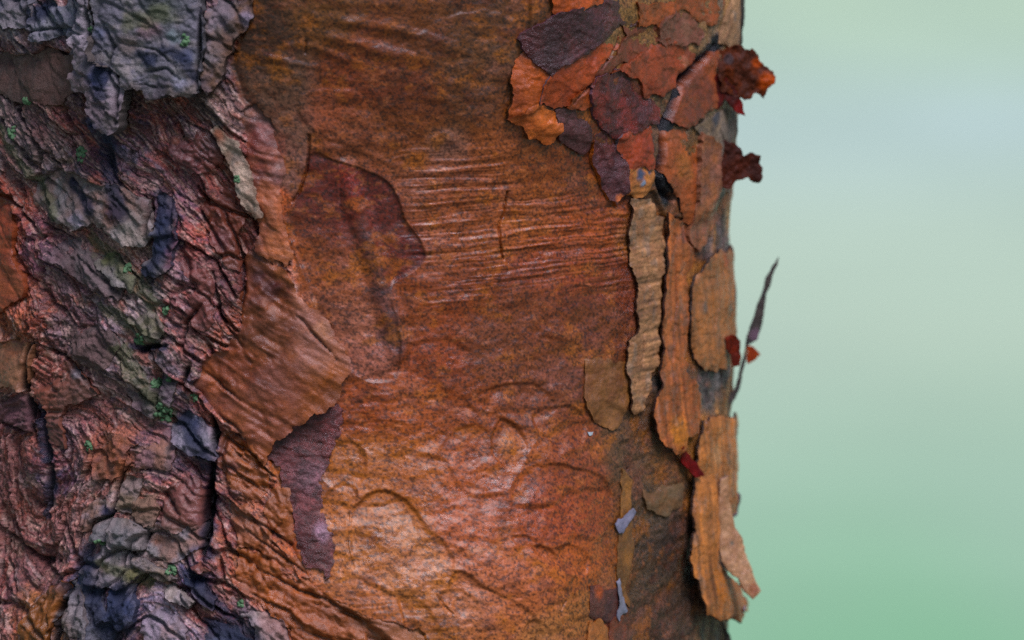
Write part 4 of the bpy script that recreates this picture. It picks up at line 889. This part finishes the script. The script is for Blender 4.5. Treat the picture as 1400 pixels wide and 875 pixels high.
free_piece('bark_curl', [(1021, 494), (1023, 472), (1030, 474), (1040, 485), (1033, 492), (1023, 498)], M_THIN, (206, 110, 30), (190, 90, 24), -68, 15, th=1.4, wav=1, sp=1.5, label='small bright orange shred behind the needle')
free_piece('bark_curl', [(992, 462), (1001, 457), (1012, 466), (1014, 489), (1012, 500), (1004, 502), (1001, 486), (994, 478)], M_THIN, (124, 50, 24), (160, 66, 26), -175, 40, th=1.6, wav=2, sp=1.5, label='small dark orange shred against the outline')
free_piece('bark_flake', [(1001, 677), (1005, 671), (1013, 676), (1011, 690), (1009, 704), (1003, 708), (999, 695)], M_CRUST, (80, 68, 72), (120, 110, 124), -80, 20, th=1.6, wav=2, sp=1.5, label='small dark chip above the hanging flake')
free_piece('bark_flake', [(982, 690), (986, 655), (997, 650), (999, 690), (1004, 721), (1012, 734), (1017, 758), (1026, 790), (1032, 806), (1021, 817), (1012, 809), (1004, 790), (990, 778), (983, 766), (981, 747), (984, 718)], M_PLATE, (176, 140, 112), (160, 122, 96), -215, 26, th=3.5, wav=2.5, bend=(90, 22, 2.0), amp=.04, spots=[(1022, 804, 10, (140, 92, 66)), (998, 742, 5, (110, 100, 90))], edge=(130, 104, 110), label='pinkish beige flake hanging away from the trunk')
free_piece('bark_ridge', [(1000, -14), (1032, -14), (1031, 10), (1026, 40), (1022, 68), (1010, 78), (1000, 60)], M_CRUST, (46, 42, 36), (64, 58, 48), -150, 40, th=6, wav=4, bend=(0, -20, 1.5), amp=.06, label='dark ridge on the outline above the upper curl')
free_piece('bark_splinter', [(984, 846), (990, 851), (997, 866), (1000, 890), (990, 890), (990, 866)], M_CRUST, (70, 62, 54), (58, 52, 46), -120, 20, th=2, sp=1.5)

# ------------------------------------------------------------------ the trunk itself
hm = Hm.copy()
fade = sst(-420, -60, T) * sst(1900, 950, T)
Vt = to_world(S.astype(np.float64), T.astype(np.float64), hm.astype(np.float64)).reshape(-1, 3)
jj, ii = np.meshgrid(np.arange(NT - 1), np.arange(NS), indexing='ij')
i2 = (ii + 1) % NS
Qt = np.stack([jj * NS + ii, (jj + 1) * NS + ii, (jj + 1) * NS + i2, jj * NS + i2], -1).reshape(-1, 4)
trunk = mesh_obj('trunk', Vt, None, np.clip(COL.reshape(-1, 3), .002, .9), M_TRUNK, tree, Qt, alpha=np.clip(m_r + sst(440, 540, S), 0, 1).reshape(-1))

# ------------------------------------------------------------------ lichen tufts on the bark
M_LICH = bpy.data.materials.new('green_lichen'); M_LICH.use_nodes = True
nt = M_LICH.node_tree; b = nt.nodes['Principled BSDF']; b.inputs['Roughness'].default_value = .85
tc = nt.nodes.new('ShaderNodeTexCoord'); n1 = nt.nodes.new('ShaderNodeTexNoise'); n1.inputs['Scale'].default_value = 900; n1.inputs['Detail'].default_value = 4
rp_ = nt.nodes.new('ShaderNodeValToRGB')
rp_.color_ramp.elements[0].position = .3; rp_.color_ramp.elements[0].color = (.04, .10, .05, 1)
rp_.color_ramp.elements[1].position = .7; rp_.color_ramp.elements[1].color = (.12, .22, .13, 1)
nt.links.new(tc.outputs['Object'], n1.inputs['Vector']); nt.links.new(n1.outputs[0], rp_.inputs[0]); nt.links.new(rp_.outputs[0], b.inputs['Base Color'])

def lichen(x, y, r, label, n=None):
    rnd = random.Random(int(x * 31 + y)); 
    V, Fq = [], []
    s0, t0 = to_st(x, y, 12)
    ph = np.linspace(0, 2 * math.pi, 9)[:-1]
    n = n or int(7 + r * 2.2)
    pts = []
    for k in range(n):
        a = rnd.random() * 6.283; q = r * math.sqrt(rnd.random())
        pts.append((s0 + q * math.cos(a) * .8, t0 + q * math.sin(a) * 1.1, rnd.uniform(1.4, 3.1) * (0.75 + r / 24)))
    sl = bbox_slice([(s0 - r - 6, t0 - r - 6), (s0 + r + 6, t0 + r + 6)], 8)
    hc = bil(HST[sl], sl, np.array([p[0] for p in pts]), np.array([p[1] for p in pts]))
    o0 = to_world(np.array([s0]), np.array([t0]), np.array([float(np.median(hc))]))[0]
    for (s, t, q), h in zip(pts, hc):
        b0 = len(V)
        prof = ((1.15, -1.2), (1.0, 0.3), (0.6, 0.85), (0.0, 1.05))
        for kk, (rr, hh) in enumerate(prof):
            for a in ph:
                w = rr * q * (1 + .3 * math.sin(a * 3 + k + t) * (kk < 3))
                V.append(to_world(np.array([s + w * math.cos(a)]), np.array([t + w * math.sin(a)]), np.array([h + hh * q]))[0] - o0)
        for kk in range(3):
            for a in range(8):
                Fq.append((b0 + kk * 8 + a, b0 + kk * 8 + (a + 1) % 8, b0 + kk * 8 + 8 + (a + 1) % 8, b0 + kk * 8 + 8 + a))
    Fq = np.array(Fq)[:, ::-1]
    o = mesh_obj('lichen_tuft', V, None, None, M_LICH, None, Fq)
    o.location = o0
    tag(o, label, 'lichen', 'green lichen tufts on the crusted bark')
    return o

for a in (
    (221, 565, 12, 'largest bright green lichen tuft, on grey bark above the blue stained pale plate'),
    (190, 464, 9, 'branching green lichen tuft below the small mossy ledge, left of a dark hollow'),
    (110, 212, 9, 'oval vivid green lichen tuft beside the long dark blue patch'),
    (22, 182, 9, 'loose pale green lichen tuft near the left edge above the orange plate'),
    (42, 137, 5, 'small round green lichen tuft at the foot of the smooth brown plate'),
    (264, 54, 7, 'green lichen tuft on the thickest grey crust plate'),
    (139, 39, 5, 'green lichen tuft at the top of the groove beside the grey tongue'),
    (212, 524, 6, 'upright green lichen tuft just above the largest tuft'),
    (230, 516, 5, 'pale green lichen tuft right of the upright tuft over the largest one'),
    (264, 544, 5, 'green lichen tuft in the dark gap beside the largest orange plate'),
    (123, 610, 6, 'green lichen tuft left of the orange knob of bark'),
    (241, 777, 7, 'bright green lichen tuft at the right end of the long grey ledge'),
    (145, 741, 5, 'green lichen tuft beneath the rounded grey knuckle'),
    (334, 822, 4, 'tiny green lichen tuft above the grey white wing of bark'),
    (228, 424, 5, 'green lichen tuft on the small mossy ledge'),
    (175, 366, 5, 'green lichen tuft under the grey ledge with the pale ragged lip'),
    (3, 12, 5, 'green lichen tuft on the grey crust in the top left corner'),
    (326, 245, 4, 'tiny green lichen tuft on the pale beige splinter')):
    lichen(*a)

# ------------------------------------------------------------------ the lawn behind, far out of focus
M_LAWN = bpy.data.materials.new('lawn_grass'); M_LAWN.use_nodes = True
nt = M_LAWN.node_tree; N = nt.nodes; L = nt.links
b = N['Principled BSDF']; b.inputs['Roughness'].default_value = .9; b.inputs['Specular IOR Level'].default_value = .1
tc = N.new('ShaderNodeTexCoord'); sx = N.new('ShaderNodeSeparateXYZ'); L.new(tc.outputs['Object'], sx.inputs[0])
nz = N.new('ShaderNodeTexNoise'); nz.inputs['Scale'].default_value = .12; nz.inputs['Detail'].default_value = 3
L.new(tc.outputs['Object'], nz.inputs['Vector'])
ad = N.new('ShaderNodeMath'); ad.operation = 'MULTIPLY_ADD'; ad.inputs[1].default_value = 3.0
L.new(nz.outputs[0], ad.inputs[0]); L.new(sx.outputs[1], ad.inputs[2])
dv = N.new('ShaderNodeMath'); dv.operation = 'MULTIPLY'; dv.inputs[1].default_value = 1 / 50.0
L.new(ad.outputs[0], dv.inputs[0])
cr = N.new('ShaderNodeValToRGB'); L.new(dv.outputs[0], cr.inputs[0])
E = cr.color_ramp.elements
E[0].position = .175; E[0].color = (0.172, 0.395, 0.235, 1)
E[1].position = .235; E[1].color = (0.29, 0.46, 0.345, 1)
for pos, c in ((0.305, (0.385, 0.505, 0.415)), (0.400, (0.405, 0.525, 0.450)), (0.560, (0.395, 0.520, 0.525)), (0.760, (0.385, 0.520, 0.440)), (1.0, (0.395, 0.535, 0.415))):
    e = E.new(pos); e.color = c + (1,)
n2 = N.new('ShaderNodeTexNoise'); n2.inputs['Scale'].default_value = 1.3; n2.inputs['Detail'].default_value = 6
L.new(tc.outputs['Object'], n2.inputs['Vector'])
mp = N.new('ShaderNodeMapRange'); mp.inputs[3].default_value = .96; mp.inputs[4].default_value = 1.2; L.new(n2.outputs[0], mp.inputs[0])
ln = N.new('ShaderNodeVectorMath'); ln.operation = 'LENGTH'; L.new(tc.outputs['Object'], ln.inputs[0])
lm = N.new('ShaderNodeMapRange'); lm.inputs[1].default_value = 4.6; lm.inputs[2].default_value = 5.6; L.new(ln.outputs['Value'], lm.inputs[0])
mxl = N.new('ShaderNodeMix'); mxl.data_type = 'RGBA'; L.new(lm.outputs[0], mxl.inputs[0])
mxl.inputs[6].default_value = (.10, .066, .045, 1); L.new(cr.outputs[0], mxl.inputs[7])      # unseen brown litter ring added to cut the lawn's green bounce light
mpg = N.new('ShaderNodeMapping'); mpg.inputs['Scale'].default_value = (.75, .085, 1); L.new(tc.outputs['Object'], mpg.inputs[0])
n4 = N.new('ShaderNodeTexNoise'); n4.inputs['Scale'].default_value = 1.0; n4.inputs['Detail'].default_value = 2; L.new(mpg.outputs[0], n4.inputs['Vector'])
m4 = N.new('ShaderNodeMapRange'); m4.inputs[1].default_value = .42; m4.inputs[2].default_value = .68; m4.inputs[4].default_value = .55; L.new(n4.outputs[0], m4.inputs[0])
mx4 = N.new('ShaderNodeMix'); mx4.data_type = 'RGBA'; L.new(m4.outputs[0], mx4.inputs[0]); L.new(mxl.outputs[2], mx4.inputs[6])
mx4.inputs[7].default_value = (.33, .445, .39, 1)                    # bluish grey noise patches in the lawn
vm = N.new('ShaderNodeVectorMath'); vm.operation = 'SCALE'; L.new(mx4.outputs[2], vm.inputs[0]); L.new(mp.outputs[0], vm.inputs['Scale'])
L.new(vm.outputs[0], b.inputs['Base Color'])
xs = np.concatenate([-np.geomspace(2000, 4, 14), np.linspace(-3, 3, 7), np.geomspace(4, 2000, 14)])
gx, gy = np.meshgrid(xs, xs); gz = 0.04 * (vn(gx / 3.0, gy / 3.0, 2) - .5) - 0.02
n = len(xs); j, i = np.meshgrid(np.arange(n - 1), np.arange(n - 1), indexing='ij')
Ql = np.stack([j * n + i, j * n + i + 1, (j + 1) * n + i + 1, (j + 1) * n + i], -1).reshape(-1, 4)
lawn = mesh_obj('lawn', np.stack([gx, gy, gz], -1).reshape(-1, 3), None, None, M_LAWN, None, Ql)
tag(lawn, 'pale green lawn blurred far behind the trunk', 'lawn', kind='structure')
print('parts', len(tree.children))
